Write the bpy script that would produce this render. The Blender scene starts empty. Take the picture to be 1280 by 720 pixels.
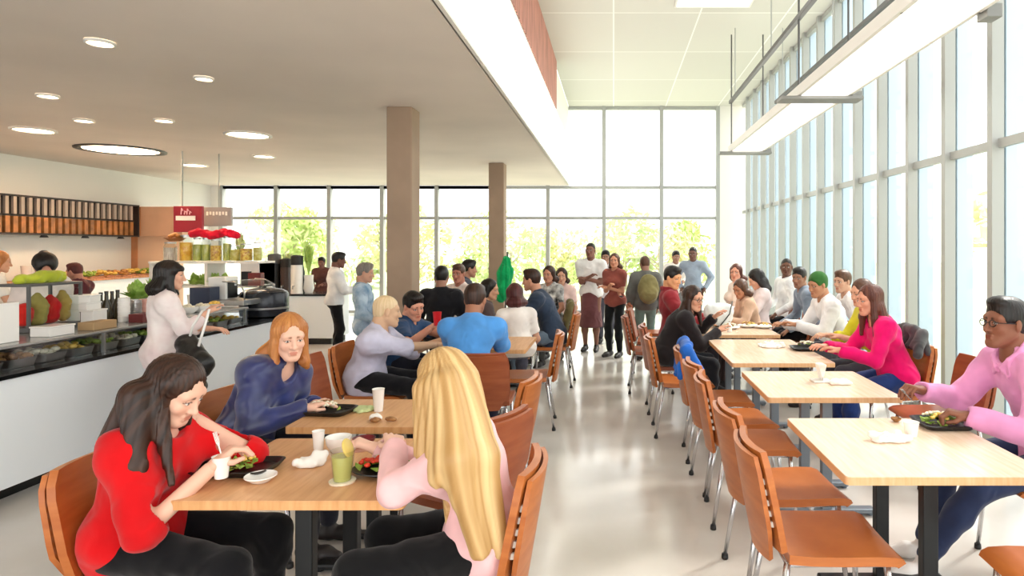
import bpy, bmesh, math, random
import numpy as np
from mathutils import Vector, Matrix

random.seed(7)
C = bpy.context.scene.collection
R = math.radians
# the photograph's eye level and focal length (1280x720 frame)
CAM_H, FPX, VPU, VPV = 1.6, 780.0, 767.0, 309.0


def at(u, v, Y):
    """a point at distance Y in front of the camera that the photo shows at (u, v)"""
    return Vector(((u - VPU) * Y / FPX, Y, CAM_H + (VPV - v) * Y / FPX))


# ------------------------------------------------------------------ materials
def lin(c):
    return tuple(((x / 12.92) if x <= 0.04045 else ((x + 0.055) / 1.055) ** 2.4) for x in c[:3]) + (1.0,)


MATS = {}


def mat(name, col, rough=0.6, metal=0.0, var=0.0, scale=8.0, bump=0.0, bscale=60.0, spec=0.5, emit=0.0, stretch=None,
        col2=None, sheen=0.0, coat=0.0, detail=3.0, trans=0.0):
    """a principled material; col2/var mix a second tone through noise, bump adds a fine relief"""
    if name in MATS:
        return MATS[name]
    m = bpy.data.materials.new(name)
    m.use_nodes = True
    nt = m.node_tree
    b = nt.nodes['Principled BSDF']
    c = lin(col)
    b.inputs['Base Color'].default_value = c
    b.inputs['Roughness'].default_value = rough
    b.inputs['Metallic'].default_value = metal
    b.inputs['Specular IOR Level'].default_value = spec
    if sheen:
        b.inputs['Sheen Weight'].default_value = sheen
    if coat:
        b.inputs['Coat Weight'].default_value = coat
        b.inputs['Coat Roughness'].default_value = 0.12
    if emit:
        b.inputs['Emission Color'].default_value = c
        b.inputs['Emission Strength'].default_value = emit
    if trans:
        b.inputs['Transmission Weight'].default_value = trans
    tc = None
    if var or col2 or bump:
        tc = nt.nodes.new('ShaderNodeTexCoord')
        mp = nt.nodes.new('ShaderNodeMapping')
        nt.links.new(tc.outputs['Object'], mp.inputs['Vector'])
        if stretch:
            mp.inputs['Scale'].default_value = stretch
    if var or col2:
        n = nt.nodes.new('ShaderNodeTexNoise')
        n.inputs['Scale'].default_value = scale
        n.inputs['Detail'].default_value = detail
        nt.links.new(mp.outputs[0], n.inputs['Vector'])
        r = nt.nodes.new('ShaderNodeValToRGB')
        r.color_ramp.elements[0].position = 0.32
        r.color_ramp.elements[1].position = 0.68
        if col2 is not None:
            r.color_ramp.elements[0].color = c
            r.color_ramp.elements[1].color = lin(col2)
        else:
            r.color_ramp.elements[0].color = lin([x * (1 - var) for x in col])
            r.color_ramp.elements[1].color = lin([min(1, x * (1 + var)) for x in col])
        nt.links.new(n.outputs['Fac'], r.inputs['Fac'])
        nt.links.new(r.outputs['Color'], b.inputs['Base Color'])
    if bump:
        n2 = nt.nodes.new('ShaderNodeTexNoise')
        n2.inputs['Scale'].default_value = bscale
        n2.inputs['Detail'].default_value = 2
        nt.links.new(mp.outputs[0], n2.inputs['Vector'])
        bp = nt.nodes.new('ShaderNodeBump')
        bp.inputs['Strength'].default_value = bump
        bp.inputs['Distance'].default_value = 0.01
        nt.links.new(n2.outputs['Fac'], bp.inputs['Height'])
        nt.links.new(bp.outputs['Normal'], b.inputs['Normal'])
    MATS[name] = m
    return m


def cloth(name, col, **k):
    k.setdefault('var', 0.08)
    k.setdefault('scale', 5)
    new = 'cloth_' + name not in MATS
    m = mat('cloth_' + name, col, rough=0.92, bump=0.12, bscale=300, sheen=0.15, spec=0.2, **k)
    if new:
        creases(m)
    return m


def creases(m, strength=0.55, scale=9.0):
    """soft creases: ridged noise as relief"""
    nt = m.node_tree
    b = nt.nodes['Principled BSDF']
    tc = nt.nodes.new('ShaderNodeTexCoord')
    n = nt.nodes.new('ShaderNodeTexNoise')
    n.noise_type = 'RIDGED_MULTIFRACTAL'
    n.normalize = True
    n.inputs['Scale'].default_value = scale
    n.inputs['Detail'].default_value = 2.0
    n.inputs['Distortion'].default_value = 0.9
    nt.links.new(tc.outputs['Object'], n.inputs['Vector'])
    bp = nt.nodes.new('ShaderNodeBump')
    bp.inputs['Strength'].default_value = strength
    bp.inputs['Distance'].default_value = 0.025
    nt.links.new(n.outputs['Fac'], bp.inputs['Height'])
    if b.inputs['Normal'].links:
        nt.links.new(b.inputs['Normal'].links[0].from_socket, bp.inputs['Normal'])
    nt.links.new(bp.outputs['Normal'], b.inputs['Normal'])
    return m


def skin_mat():
    m = bpy.data.materials.new('skin')
    m.use_nodes = True
    nt = m.node_tree
    b = nt.nodes['Principled BSDF']
    a = nt.nodes.new('ShaderNodeVertexColor')
    a.layer_name = 'tone'
    nt.links.new(a.outputs['Color'], b.inputs['Base Color'])
    b.inputs['Roughness'].default_value = 0.55
    b.inputs['Specular IOR Level'].default_value = 0.35
    return m


SKIN = skin_mat()


def hair_mat():
    m = bpy.data.materials.new('hair')
    m.use_nodes = True
    nt = m.node_tree
    b = nt.nodes['Principled BSDF']
    a = nt.nodes.new('ShaderNodeVertexColor')
    a.layer_name = 'tone'
    nt.links.new(a.outputs['Color'], b.inputs['Base Color'])
    b.inputs['Roughness'].default_value = 0.42
    b.inputs['Specular IOR Level'].default_value = 0.4
    return m


HAIRM = hair_mat()


def glass_mat(name, tint=(1, 1, 1), refl=0.07):
    m = bpy.data.materials.new(name)
    m.use_nodes = True
    nt = m.node_tree
    nt.nodes.clear()
    out = nt.nodes.new('ShaderNodeOutputMaterial')
    t = nt.nodes.new('ShaderNodeBsdfTransparent')
    t.inputs['Color'].default_value = (*tint, 1)
    g = nt.nodes.new('ShaderNodeBsdfGlossy')
    g.inputs['Roughness'].default_value = 0.02
    mx = nt.nodes.new('ShaderNodeMixShader')
    fr = nt.nodes.new('ShaderNodeLayerWeight')
    pw = nt.nodes.new('ShaderNodeMath')
    pw.operation = 'POWER'
    pw.inputs[1].default_value = 5
    nt.links.new(fr.outputs['Facing'], pw.inputs[0])
    ml = nt.nodes.new('ShaderNodeMath')
    ml.operation = 'MULTIPLY_ADD'
    ml.inputs[1].default_value = 0.5
    ml.inputs[2].default_value = refl * 0.5
    ml.use_clamp = True
    nt.links.new(pw.outputs[0], ml.inputs[0])
    nt.links.new(ml.outputs[0], mx.inputs['Fac'])
    nt.links.new(t.outputs[0], mx.inputs[1])
    nt.links.new(g.outputs[0], mx.inputs[2])
    nt.links.new(mx.outputs[0], out.inputs['Surface'])
    return m


# ------------------------------------------------------------------ mesh builder
class MB:
    def __init__(self):
        self.v, self.f = [], []

    def add(self, vs, fs):
        o = len(self.v)
        self.v += [tuple(p) for p in vs]
        self.f += [tuple(i + o for i in q) for q in fs]
        return self

    def box(self, c, s, rot=None, bev=0.0, seg=2):
        bm = bmesh.new()
        bmesh.ops.create_cube(bm, size=1)
        bmesh.ops.scale(bm, vec=s, verts=bm.verts)
        if bev:
            bmesh.ops.bevel(bm, geom=bm.edges[:], offset=min(bev, min(s) * 0.49), segments=seg, profile=0.5, affect='EDGES')
        M = Matrix.Translation(c)
        if rot is not None:
            M = M @ (rot.to_4x4() if isinstance(rot, Matrix) else Matrix.Rotation(rot, 4, 'Z'))
        bm.verts.index_update()
        vs = [M @ v.co for v in bm.verts]
        fs = [[v.index for v in f.verts] for f in bm.faces]
        bm.free()
        return self.add(vs, fs)

    def bx(self, x0, x1, y0, y1, z0, z1, bev=0.0):
        return self.box(((x0 + x1) / 2, (y0 + y1) / 2, (z0 + z1) / 2), (abs(x1 - x0), abs(y1 - y0), abs(z1 - z0)), None, bev)

    def tube(self, pts, r, n=10, cap=True):
        """a tube through pts; r a number or one radius per point"""
        pts = [Vector(p) for p in pts]
        rs = [r] * len(pts) if not hasattr(r, '__len__') else list(r)
        vs, fs = [], []
        ref = None
        for i, p in enumerate(pts):
            d = (pts[min(i + 1, len(pts) - 1)] - pts[max(i - 1, 0)])
            if d.length < 1e-9:
                d = Vector((0, 0, 1))
            d.normalize()
            if ref is None:
                ref = Vector((1, 0, 0)) if abs(d.x) < 0.8 else Vector((0, 1, 0))
            a = (ref - d * ref.dot(d)).normalized()
            ref = a
            b = d.cross(a)
            for k in range(n):
                t = 2 * math.pi * k / n
                vs.append(p + (a * math.cos(t) + b * math.sin(t)) * rs[i])
        for i in range(len(pts) - 1):
            for k in range(n):
                k2 = (k + 1) % n
                fs.append((i * n + k, i * n + k2, (i + 1) * n + k2, (i + 1) * n + k))
        if cap:
            fs.append(tuple(range(n))[::-1])
            fs.append(tuple((len(pts) - 1) * n + k for k in range(n)))
        return self.add(vs, fs)

    def lathe(self, prof, o=(0, 0, 0), n=20, sx=1, sy=1, M=None, cap=True):
        """revolve (r, z) pairs about the vertical through o"""
        vs, fs = [], []
        for r, z in prof:
            for k in range(n):
                t = 2 * math.pi * k / n
                p = Vector((r * math.cos(t) * sx, r * math.sin(t) * sy, z))
                if M is not None:
                    p = M @ p
                vs.append((o[0] + p.x, o[1] + p.y, o[2] + p.z))
        for i in range(len(prof) - 1):
            for k in range(n):
                k2 = (k + 1) % n
                fs.append((i * n + k, i * n + k2, (i + 1) * n + k2, (i + 1) * n + k))
        if cap and prof[0][0] > 1e-6:
            fs.append(tuple(range(n))[::-1])
        if cap and prof[-1][0] > 1e-6:
            fs.append(tuple((len(prof) - 1) * n + k for k in range(n)))
        return self.add(vs, fs)

    def ball(self, c, r, n=10, m=7, sx=1, sy=1, sz=1, M=None):
        pr = [(max(1e-5, r * math.sin(math.pi * i / m)), -r * math.cos(math.pi * i / m) * sz) for i in range(m + 1)]
        return self.lathe(pr, c, n, sx, sy, M)

    def build(self, name, m, parent=None, smooth=False, loc=None, auto=None):
        me = bpy.data.meshes.new(name)
        me.from_pydata(self.v, [], self.f)
        me.validate()
        me.update()
        if m is not None:
            me.materials.append(m)
        if smooth:
            me.shade_smooth()
            if auto:
                me.set_sharp_from_angle(angle=R(auto))
        o = bpy.data.objects.new(name, me)
        C.objects.link(o)
        if parent is not None:
            o.parent = parent
        if loc is not None:
            o.location = loc
        return o


def tag(o, label=None, cat=None, group=None, kind=None):
    if label:
        o['label'] = label
    if cat:
        o['category'] = cat
    if group:
        o['group'] = group
    if kind:
        o['kind'] = kind
    return o


def thing(name, label, cat, loc=(0, 0, 0), rz=0.0, group=None):
    o = bpy.data.objects.new(name, None)
    o.empty_display_size = 0.1
    C.objects.link(o)
    o.location = loc
    o.rotation_euler = (0, 0, rz)
    return tag(o, label, cat, group)


def struct(name, mb, m, parent=None, **k):
    o = mb.build(name, m, parent, **k)
    if parent is None:
        o['kind'] = 'structure'
    return o


def dup(root, loc, rz, label, group=None):
    r = root.copy()
    C.objects.link(r)
    r.location = loc
    r.rotation_euler = (0, 0, rz)
    r['label'] = label
    if group:
        r['group'] = group

    def kids(a, b):
        for ch in list(a.children):
            c = ch.copy()
            C.objects.link(c)
            c.parent = b
            kids(ch, c)
    kids(root, r)
    return r


# ------------------------------------------------------------------ smooth solids (for bodies, hair, clothes, soft things)
class Solid:
    """round cones and ellipsoids blended into one smooth surface"""

    def __init__(self):
        self.p = []

    def rc(self, a, b, ra, rb, k=0.03, op='+'):
        self.p.append(('rc', np.array(a, float), np.array(b, float), ra, rb, k, op))
        return self

    def el(self, c, r, rot=None, k=0.03, op='+'):
        M = np.eye(3) if rot is None else np.array(rot, float)
        self.p.append(('el', np.array(c, float), np.array(r, float), M, 0, k, op))
        return self

    def bounds(self):
        lo, hi = np.full(3, 1e9), np.full(3, -1e9)
        for q in self.p:
            if q[6] == '+':
                l, h = self.pb(q)
                lo, hi = np.minimum(lo, l), np.maximum(hi, h)
        return lo, hi

    @staticmethod
    def pb(q):
        if q[0] == 'rc':
            r = max(q[3], q[4])
            return np.minimum(q[1], q[2]) - r, np.maximum(q[1], q[2]) + r
        e = np.sqrt(((q[3] * q[2][None, :]) ** 2).sum(1))
        return q[1] - e, q[1] + e

    def field(self, h, pad=0.012, box=None):
        lo, hi = self.bounds()
        if box is not None:
            lo, hi = np.maximum(lo, box[0]), np.minimum(hi, box[1])
        lo = lo - pad - 2 * h
        hi = hi + pad + 2 * h
        n = np.ceil((hi - lo) / h).astype(int) + 1
        ax = [(lo[i] + h * np.arange(n[i])).astype(np.float32) for i in range(3)]
        f = np.full(n, 0.25, np.float32)
        for q in self.p:
            l, u = self.pb(q)
            m = q[5] + 3 * h + 0.01
            i0 = np.clip(np.floor((l - m - lo) / h).astype(int), 0, n)
            i1 = np.clip(np.ceil((u + m - lo) / h).astype(int) + 1, 0, n)
            if (i1 <= i0).any():
                continue
            X = ax[0][i0[0]:i1[0], None, None]
            Y = ax[1][None, i0[1]:i1[1], None]
            Z = ax[2][None, None, i0[2]:i1[2]]
            if q[0] == 'rc':
                a, b = q[1], q[2]
                d = b - a
                L = max(float(d @ d), 1e-9)
                t = np.clip(((X - a[0]) * d[0] + (Y - a[1]) * d[1] + (Z - a[2]) * d[2]) / L, 0, 1)
                g = np.sqrt((X - a[0] - t * d[0]) ** 2 + (Y - a[1] - t * d[1]) ** 2 + (Z - a[2] - t * d[2]) ** 2) - (q[3] + (q[4] - q[3]) * t)
            else:
                c, r, M = q[1], q[2], q[3]
                x, y, z = X - c[0], Y - c[1], Z - c[2]
                p = [(M[0, j] * x + M[1, j] * y + M[2, j] * z) for j in range(3)]
                k0 = np.sqrt(sum((p[j] / r[j]) ** 2 for j in range(3)))
                k1 = np.sqrt(sum((p[j] / r[j] ** 2) ** 2 for j in range(3))) + 1e-6
                g = k0 * (k0 - 1) / k1
            s = f[i0[0]:i1[0], i0[1]:i1[1], i0[2]:i1[2]]
            k = max(q[5], 1e-4)
            if q[6] == '+':
                hh = np.clip(1 - np.abs(s - g) / k, 0, 1)
                s[...] = np.minimum(s, g) - hh * hh * k * 0.25
            else:
                hh = np.clip(1 - np.abs(s + g) / k, 0, 1)
                s[...] = np.maximum(s, -g) + hh * hh * k * 0.25
        return f, lo, ax

    def mesh(self, h, mods=(), box=None):
        f, lo, ax = self.field(h, box=box)
        G = (ax[0][:, None, None], ax[1][None, :, None], ax[2][None, None, :])
        for fn in mods:
            f = fn(f, *G)
        return nets(f, lo, h)


def plane_cut(p, n):
    """keep what lies behind the plane through p with normal n"""
    p, n = np.array(p, float), np.array(n, float)
    n = n / np.linalg.norm(n)
    return lambda f, X, Y, Z: np.maximum(f, (X - p[0]) * n[0] + (Y - p[1]) * n[1] + (Z - p[2]) * n[2])


def folds(a=0.004, s=1.0, ph=0.0):
    def fn(f, X, Y, Z):
        b = np.sin(15 * s * X + 5 * np.sin(8 * s * Z + ph) + 5 * s * Y + ph) * np.sin(13 * s * Z + 4 * np.sin(10 * s * Y + ph) + 2 * ph)
        c = np.sin(34 * s * Z + 7 * np.sin(9 * s * X + ph) + 6 * np.sin(8 * s * Y - ph)) * np.sin(11 * s * X + 9 * s * Y + 3 * np.sin(7 * s * Z + ph))
        return f + a * b + 0.55 * a * c
    return fn


def nets(f, lo, h):
    """dual surface of the zero level of a grid: vertices (N,3) and quads (M,4)"""
    s = f < 0
    f = f.copy()
    for ax in range(3):                                   # keep the border closed
        sl = [slice(None)] * 3
        for e in (0, -1):
            sl[ax] = e
            s[tuple(sl)] = False
            f[tuple(sl)] = np.maximum(f[tuple(sl)], 1e-4)
    n = np.array(f.shape) - 1
    cnt = np.zeros(n, np.int8)
    offs = [(i, j, k) for i in (0, 1) for j in (0, 1) for k in (0, 1)]
    for i, j, k in offs:
        cnt += s[i:n[0] + i, j:n[1] + j, k:n[2] + k]
    act = np.argwhere((cnt > 0) & (cnt < 8))
    if len(act) == 0:
        return np.zeros((0, 3)), np.zeros((0, 4), int)
    val = {o: f[act[:, 0] + o[0], act[:, 1] + o[1], act[:, 2] + o[2]] for o in offs}
    acc = np.zeros((len(act), 3))
    num = np.zeros(len(act))
    for o in offs:
        for a in range(3):
            if o[a]:
                continue
            o2 = list(o)
            o2[a] = 1
            f0, f1 = val[o], val[tuple(o2)]
            m = (f0 < 0) != (f1 < 0)
            t = np.where(m, f0 / np.where(m, f0 - f1, 1), 0)
            for b in range(3):
                acc[:, b] += np.where(m, o[b] + (t if b == a else 0), 0)
            num += m
    V = lo + h * (act + acc / np.maximum(num, 1)[:, None])
    idx = np.full(n, -1, np.int32)
    idx[act[:, 0], act[:, 1], act[:, 2]] = np.arange(len(act))
    Q = []
    for a in range(3):
        b, c = (a + 1) % 3, (a + 2) % 3
        sl0, sl1 = [slice(None)] * 3, [slice(None)] * 3
        sl0[a], sl1[a] = slice(0, -1), slice(1, None)
        A, B = s[tuple(sl0)], s[tuple(sl1)]
        e = np.argwhere(A != B)
        e = e[(e[:, b] > 0) & (e[:, c] > 0) & (e[:, b] < n[b]) & (e[:, c] < n[c])]
        ins = A[e[:, 0], e[:, 1], e[:, 2]]

        def cell(db, dc):
            q = e.copy()
            q[:, b] += db
            q[:, c] += dc
            return idx[q[:, 0], q[:, 1], q[:, 2]]
        q = np.stack([cell(-1, -1), cell(0, -1), cell(0, 0), cell(-1, 0)], 1)
        q[~ins] = q[~ins][:, ::-1]
        Q.append(q)
    Q = np.concatenate(Q)
    Q = Q[(Q >= 0).all(1)]
    return V, Q


def np_obj(name, parts, m, parent=None, colors=None):
    """link one object from (V, Q) meshes; colors: one (N,4) array per mesh"""
    V = np.concatenate([p[0] for p in parts])
    o, Qs = 0, []
    for p in parts:
        Qs.append(p[1] + o)
        o += len(p[0])
    Q = np.concatenate(Qs)
    me = bpy.data.meshes.new(name)
    me.vertices.add(len(V))
    me.vertices.foreach_set('co', V.astype(np.float32).ravel())
    me.loops.add(len(Q) * 4)
    me.loops.foreach_set('vertex_index', Q.astype(np.int32).ravel())
    me.polygons.add(len(Q))
    me.polygons.foreach_set('loop_start', np.arange(0, len(Q) * 4, 4, dtype=np.int32))
    me.update(calc_edges=True)
    me.validate()
    me.shade_smooth()
    if m is not None:
        me.materials.append(m)
    if colors is not None:
        at_ = me.color_attributes.new('tone', 'FLOAT_COLOR', 'POINT')
        at_.data.foreach_set('color', np.concatenate(colors).astype(np.float32).ravel())
    ob = bpy.data.objects.new(name, me)
    C.objects.link(ob)
    if parent is not None:
        ob.parent = parent
    return ob
EXPOSURE, WORLD, SUN, FASCIA, TRAY, LAMP = 0.82, 1.9, 3.0, 1.0, 1.0, 4.0
# ------------------------------------------------------------------ camera, world, sun
cam_d = bpy.data.cameras.new('camera')
cam = bpy.data.objects.new('camera', cam_d)
C.objects.link(cam)
cam.location = (0, 0, CAM_H)
cam.rotation_euler = (R(90), 0, 0)
cam_d.sensor_width = 36
cam_d.lens = FPX / 1280 * 36
cam_d.shift_x = (640 - VPU) / 1280
cam_d.shift_y = -(360 - VPV) / 1280
bpy.context.scene.camera = cam
sc = bpy.context.scene
sc.view_settings.view_transform = 'Standard'
sc.view_settings.look = 'None'
sc.view_settings.gamma = 1
sc.view_settings.use_curve_mapping = False
sc.view_settings.exposure = EXPOSURE
sc.cycles.max_bounces = 10
sc.cycles.diffuse_bounces = 5
sc.cycles.transparent_max_bounces = 24
sc.cycles.sample_clamp_indirect = 6

w = bpy.data.worlds.new('sky')
sc.world = w
w.use_nodes = True
bg = w.node_tree.nodes['Background']
bg.inputs['Color'].default_value = (1.0, 0.985, 0.96, 1)
bg.inputs['Strength'].default_value = WORLD

sun_d = bpy.data.lights.new('sun', 'SUN')
sun_d.energy = SUN
sun_d.angle = R(14)
sun_d.color = (1.0, 0.94, 0.86)
sun = bpy.data.objects.new('sun', sun_d)
C.objects.link(sun)
sun.rotation_euler = Vector((-0.60, -0.42, -0.74)).to_track_quat('-Z', 'Y').to_euler()
sun.location = (12, 10, 12)

# ------------------------------------------------------------------ the setting
XL, XR, YB, ZL, ZR, XS = -9.65, 3.08, 15.0, 3.08, 4.98, -1.08


def floor_mat():
    m = mat('floor_polished', (0.80, 0.78, 0.75), rough=0.12, col2=(0.85, 0.835, 0.815), scale=1.3, spec=0.6, detail=6)
    nt = m.node_tree
    b = nt.nodes['Principled BSDF']
    tc = nt.nodes.new('ShaderNodeTexCoord')
    n = nt.nodes.new('ShaderNodeTexNoise')
    n.inputs['Scale'].default_value = 0.9
    n.inputs['Detail'].default_value = 5
    nt.links.new(tc.outputs['Object'], n.inputs['Vector'])
    r = nt.nodes.new('ShaderNodeMapRange')
    r.inputs['From Min'].default_value = 0.3
    r.inputs['From Max'].default_value = 0.7
    r.inputs['To Min'].default_value = 0.10
    r.inputs['To Max'].default_value = 0.24
    nt.links.new(n.outputs['Fac'], r.inputs['Value'])
    nt.links.new(r.outputs[0], b.inputs['Roughness'])
    return m


def tile_mat():
    """white ceiling boards in a thin paler grid"""
    m = mat('ceiling_tiles', (0.86, 0.855, 0.83), rough=0.9)
    nt = m.node_tree
    b = nt.nodes['Principled BSDF']
    tc = nt.nodes.new('ShaderNodeTexCoord')
    br = nt.nodes.new('ShaderNodeTexBrick')
    br.offset = 0
    br.inputs['Color1'].default_value = lin((0.79, 0.785, 0.765))
    br.inputs['Color2'].default_value = lin((0.82, 0.815, 0.795))
    br.inputs['Mortar'].default_value = lin((0.93, 0.93, 0.92))
    br.inputs['Scale'].default_value = 1
    br.inputs['Mortar Size'].default_value = 0.012
    br.inputs['Brick Width'].default_value = 1.25
    br.inputs['Row Height'].default_value = 1.8
    nt.links.new(tc.outputs['Object'], br.inputs['Vector'])
    nt.links.new(br.outputs['Color'], b.inputs['Base Color'])
    return m


M_WHITE = mat('white_paint', (0.90, 0.895, 0.88), rough=0.75)
M_SOFFIT = mat('soffit_paint', (0.87, 0.835, 0.805), rough=0.85, var=0.03, scale=0.6)
M_METAL = mat('grey_window_metal', (0.66, 0.67, 0.66), rough=0.45, metal=0.1)
M_FIN = mat('fin_metal_reflection_blue', (0.72, 0.79, 0.86), rough=0.35, metal=0.15)  # the blue of the glass reflections is put into the fin colour
M_DKMETAL = mat('dark_grey_metal', (0.36, 0.36, 0.36), rough=0.45, metal=0.4)
M_CHROME = mat('chrome', (0.80, 0.80, 0.81), rough=0.22, metal=0.9)
M_BLACK = mat('black_plastic', (0.06, 0.06, 0.065), rough=0.45)
M_GLASS = glass_mat('window_glass', (0.97, 0.985, 0.985))
M_COLUMN = mat('column_tan', (0.61, 0.52, 0.44), rough=0.75, var=0.04, scale=3)

struct('floor', MB().bx(-13, 3.3, -5, YB + 0.1, -0.1, 0), floor_mat())
struct('ceiling', MB().bx(-13, XS, -5, YB, ZL, ZL + 0.25), M_SOFFIT)
struct('ceiling', MB().bx(XS, XR + 0.1, -5, YB + 0.1, ZR, ZR + 0.2), tile_mat())
struct('wall_left', MB().bx(XL - 0.15, XL, -5, YB, 0, ZL), M_WHITE)
struct('wall_back', MB().bx(2.5, XR + 0.1, YB - 0.05, YB + 0.2, 0, ZR).bx(XL, -9.42, YB - 0.05, YB + 0.2, 0, ZL), M_WHITE)

# the step between the two ceilings: a long lit fascia under a band of reddish wood battens
fas = thing('fascia_light', 'long glowing white light fascia along the ceiling step', 'ceiling light', (XS, 5, 3.6))
M_FASCIA = mat('fascia_glow', (1.0, 0.985, 0.96), rough=0.6, emit=FASCIA)
MB().bx(-0.004, 0.02, -9, 9.9, -0.50, 0.50).build('diffuser', M_FASCIA, fas)
MB().bx(-0.01, 0.03, -9, 9.9, -0.52, -0.50).bx(-0.01, 0.03, -9, 9.9, 0.50, 0.52).build('frame', M_WHITE, fas)
struct('wall_fascia', MB().bx(XS - 0.10, XS - 0.005, -5, YB, ZL, ZR), M_WHITE)
bat = MB()
yy = -4.0
while yy < 11.35:
    bat.bx(XS, XS + 0.045, yy, yy + 0.055, 4.12, ZR)
    yy += 0.085
struct('trim_battens', bat, mat('batten_wood', (0.76, 0.54, 0.49), rough=0.6, var=0.15, scale=4, stretch=(1, 6, 0.4)))

# columns
for i, (x, y) in enumerate(((-2.255, 6.56), (-2.06, 10.95))):
    c = MB().box((x, y + 0.135, ZL / 2), (0.27, 0.27, ZL), None, 0.012)
    struct('pillar_' + str(i + 1), c, M_COLUMN)

# ---- glass back wall: one window per bay, frame and transoms as its parts
bx = [-9.42, -8.1, -6.83, -5.56, -4.25, -2.9, -1.58, -0.23, 1.15, 2.5]
for i in range(len(bx) - 1):
    x0, x1 = bx[i], bx[i + 1]
    zt = ZR if x1 > -1.6 else ZL
    wn = struct('window_%d' % (i + 1), MB().bx(x0, x1, YB + 0.04, YB + 0.05, 0, zt), M_GLASS)
    MB().bx(x0 - 0.045, x0 + 0.045, YB - 0.06, YB + 0.10, 0, zt, 0.004).build('mullion', M_METAL, wn)
    t = MB()
    for z in (0.05, 2.30, 3.04, zt - 0.04):
        t.bx(x0 + 0.045, x1 - 0.045, YB - 0.02, YB + 0.08, z - 0.035, z + 0.035)
    t.build('transom', M_METAL, wn)
MB().bx(2.455, 2.545, YB - 0.06, YB + 0.10, 0, ZR).build('mullion', M_METAL, bpy.data.objects['window_9'])

# ---- glass wall on the right with deep fins
ys = [4.95 + 0.70 * k for k in range(-8, 15)]
for i in range(len(ys) - 1):
    y0, y1 = ys[i], ys[i + 1]
    wn = struct('window_%d' % (i + 20), MB().bx(XR, XR + 0.012, y0, y1, 0, ZR), M_GLASS)
    MB().bx(XR - 0.10, XR - 0.002, y0 - 0.035, y0 + 0.035, 0, ZR, 0.004).build('mullion', M_METAL, wn)
    MB().bx(XR + 0.014, XR + 0.16, y0 - 0.03, y0 + 0.03, 0, ZR, 0.004).build('fin', M_FIN, wn)
    t = MB()
    for z in (0.05, 2.42, ZR - 0.05):
        t.bx(XR - 0.05, XR - 0.002, y0 + 0.035, y1 - 0.035, z - 0.035, z + 0.035)
    t.build('transom', M_METAL, wn)

# ---- hanging light tray on the right
tr = thing('pendant_light', 'long white luminous tray hung on rods beside the window wall', 'pendant light', (2.08, 6.3, 3.12))
MB().bx(-0.20, 0.27, -3.9, 3.75, 0.02, 0.05, 0.004).build('diffuser', mat('tray_glow', (1.0, 0.99, 0.965), emit=TRAY), tr)
MB().bx(-0.235, -0.20, -3.9, 3.75, 0.0, 0.10).bx(0.27, 0.30, -3.9, 3.75, 0.0, 0.10).build('frame', M_WHITE, tr)
for y in (-2.25, 0.0, 3.6):
    br = MB().box((0.36, y, 0.0), (0.10, 0.12, 0.09), None, 0.006)
    if y > -1:
        br.box((0.0, y, -0.03), (0.82, 0.20, 0.035), None, 0.006)
    br.build('bracket', mat('tray_bracket', (0.55, 0.55, 0.54), rough=0.5, metal=0.3), tr)
    for x in (-0.21, 0.29):
        MB().tube([(x, y, 0.0), (x, y, ZR - 3.13)], 0.011, 8).build('rod', M_DKMETAL, tr)
for x, lab in ((1.87, 'thin dark ceiling track left of the hanging light tray'), (2.6, 'thin dark ceiling track close to the window wall')):
    t = thing('ceiling_track', lab, 'light track', (x, 6, 3.92))
    MB().box((0, 0, 0), (0.05, 8.0, 0.05), None, 0.004).build('rail', M_DKMETAL, t)
    for y in (-3.4, -1.0, 1.4, 3.6):
        MB().tube([(0, y, 0.02), (0, y, ZR - 3.93)], 0.008, 8).build('rod', M_METAL, t)
pl = thing('ceiling_light', 'square flat light panel in the high white ceiling', 'ceiling light', (1.38, 8.1, ZR))
MB().bx(-0.5, 0.5, -0.62, 0.62, -0.018, -0.006).build('diffuser', mat('panel_glow', (1, 1, 0.98), emit=2.0), pl)
MB().bx(-0.53, -0.5, -0.65, 0.65, -0.024, -0.001).bx(0.5, 0.53, -0.65, 0.65, -0.024, -0.001).bx(-0.5, 0.5, -0.65, -0.62, -0.024, -0.001).bx(-0.5, 0.5, 0.62, 0.65, -0.024, -0.001).build('frame', M_WHITE, pl)

# ---- downlights in the low ceiling
M_LAMP = mat('lamp_glow', (1.0, 0.95, 0.88), emit=LAMP)


def downlight(u, v, wpx, label, ring=None, group=None):
    Y = FPX * (ZL - CAM_H) / (VPV - v)
    X = (u - VPU) * Y / FPX
    r = wpx * Y / FPX / 2
    t = thing('ceiling_light', label, 'ceiling light', (X, Y, ZL), 0, group)
    MB().lathe([(r * 0.82, -0.008), (r * 0.86, -0.022), (r, -0.018), (r, -0.001)], n=24, cap=False).build('trim_ring', ring or M_WHITE, t, True)
    MB().lathe([(1e-5, -0.006), (r * 0.83, -0.006)], n=24).build('diffuser', M_LAMP, t)


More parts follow.
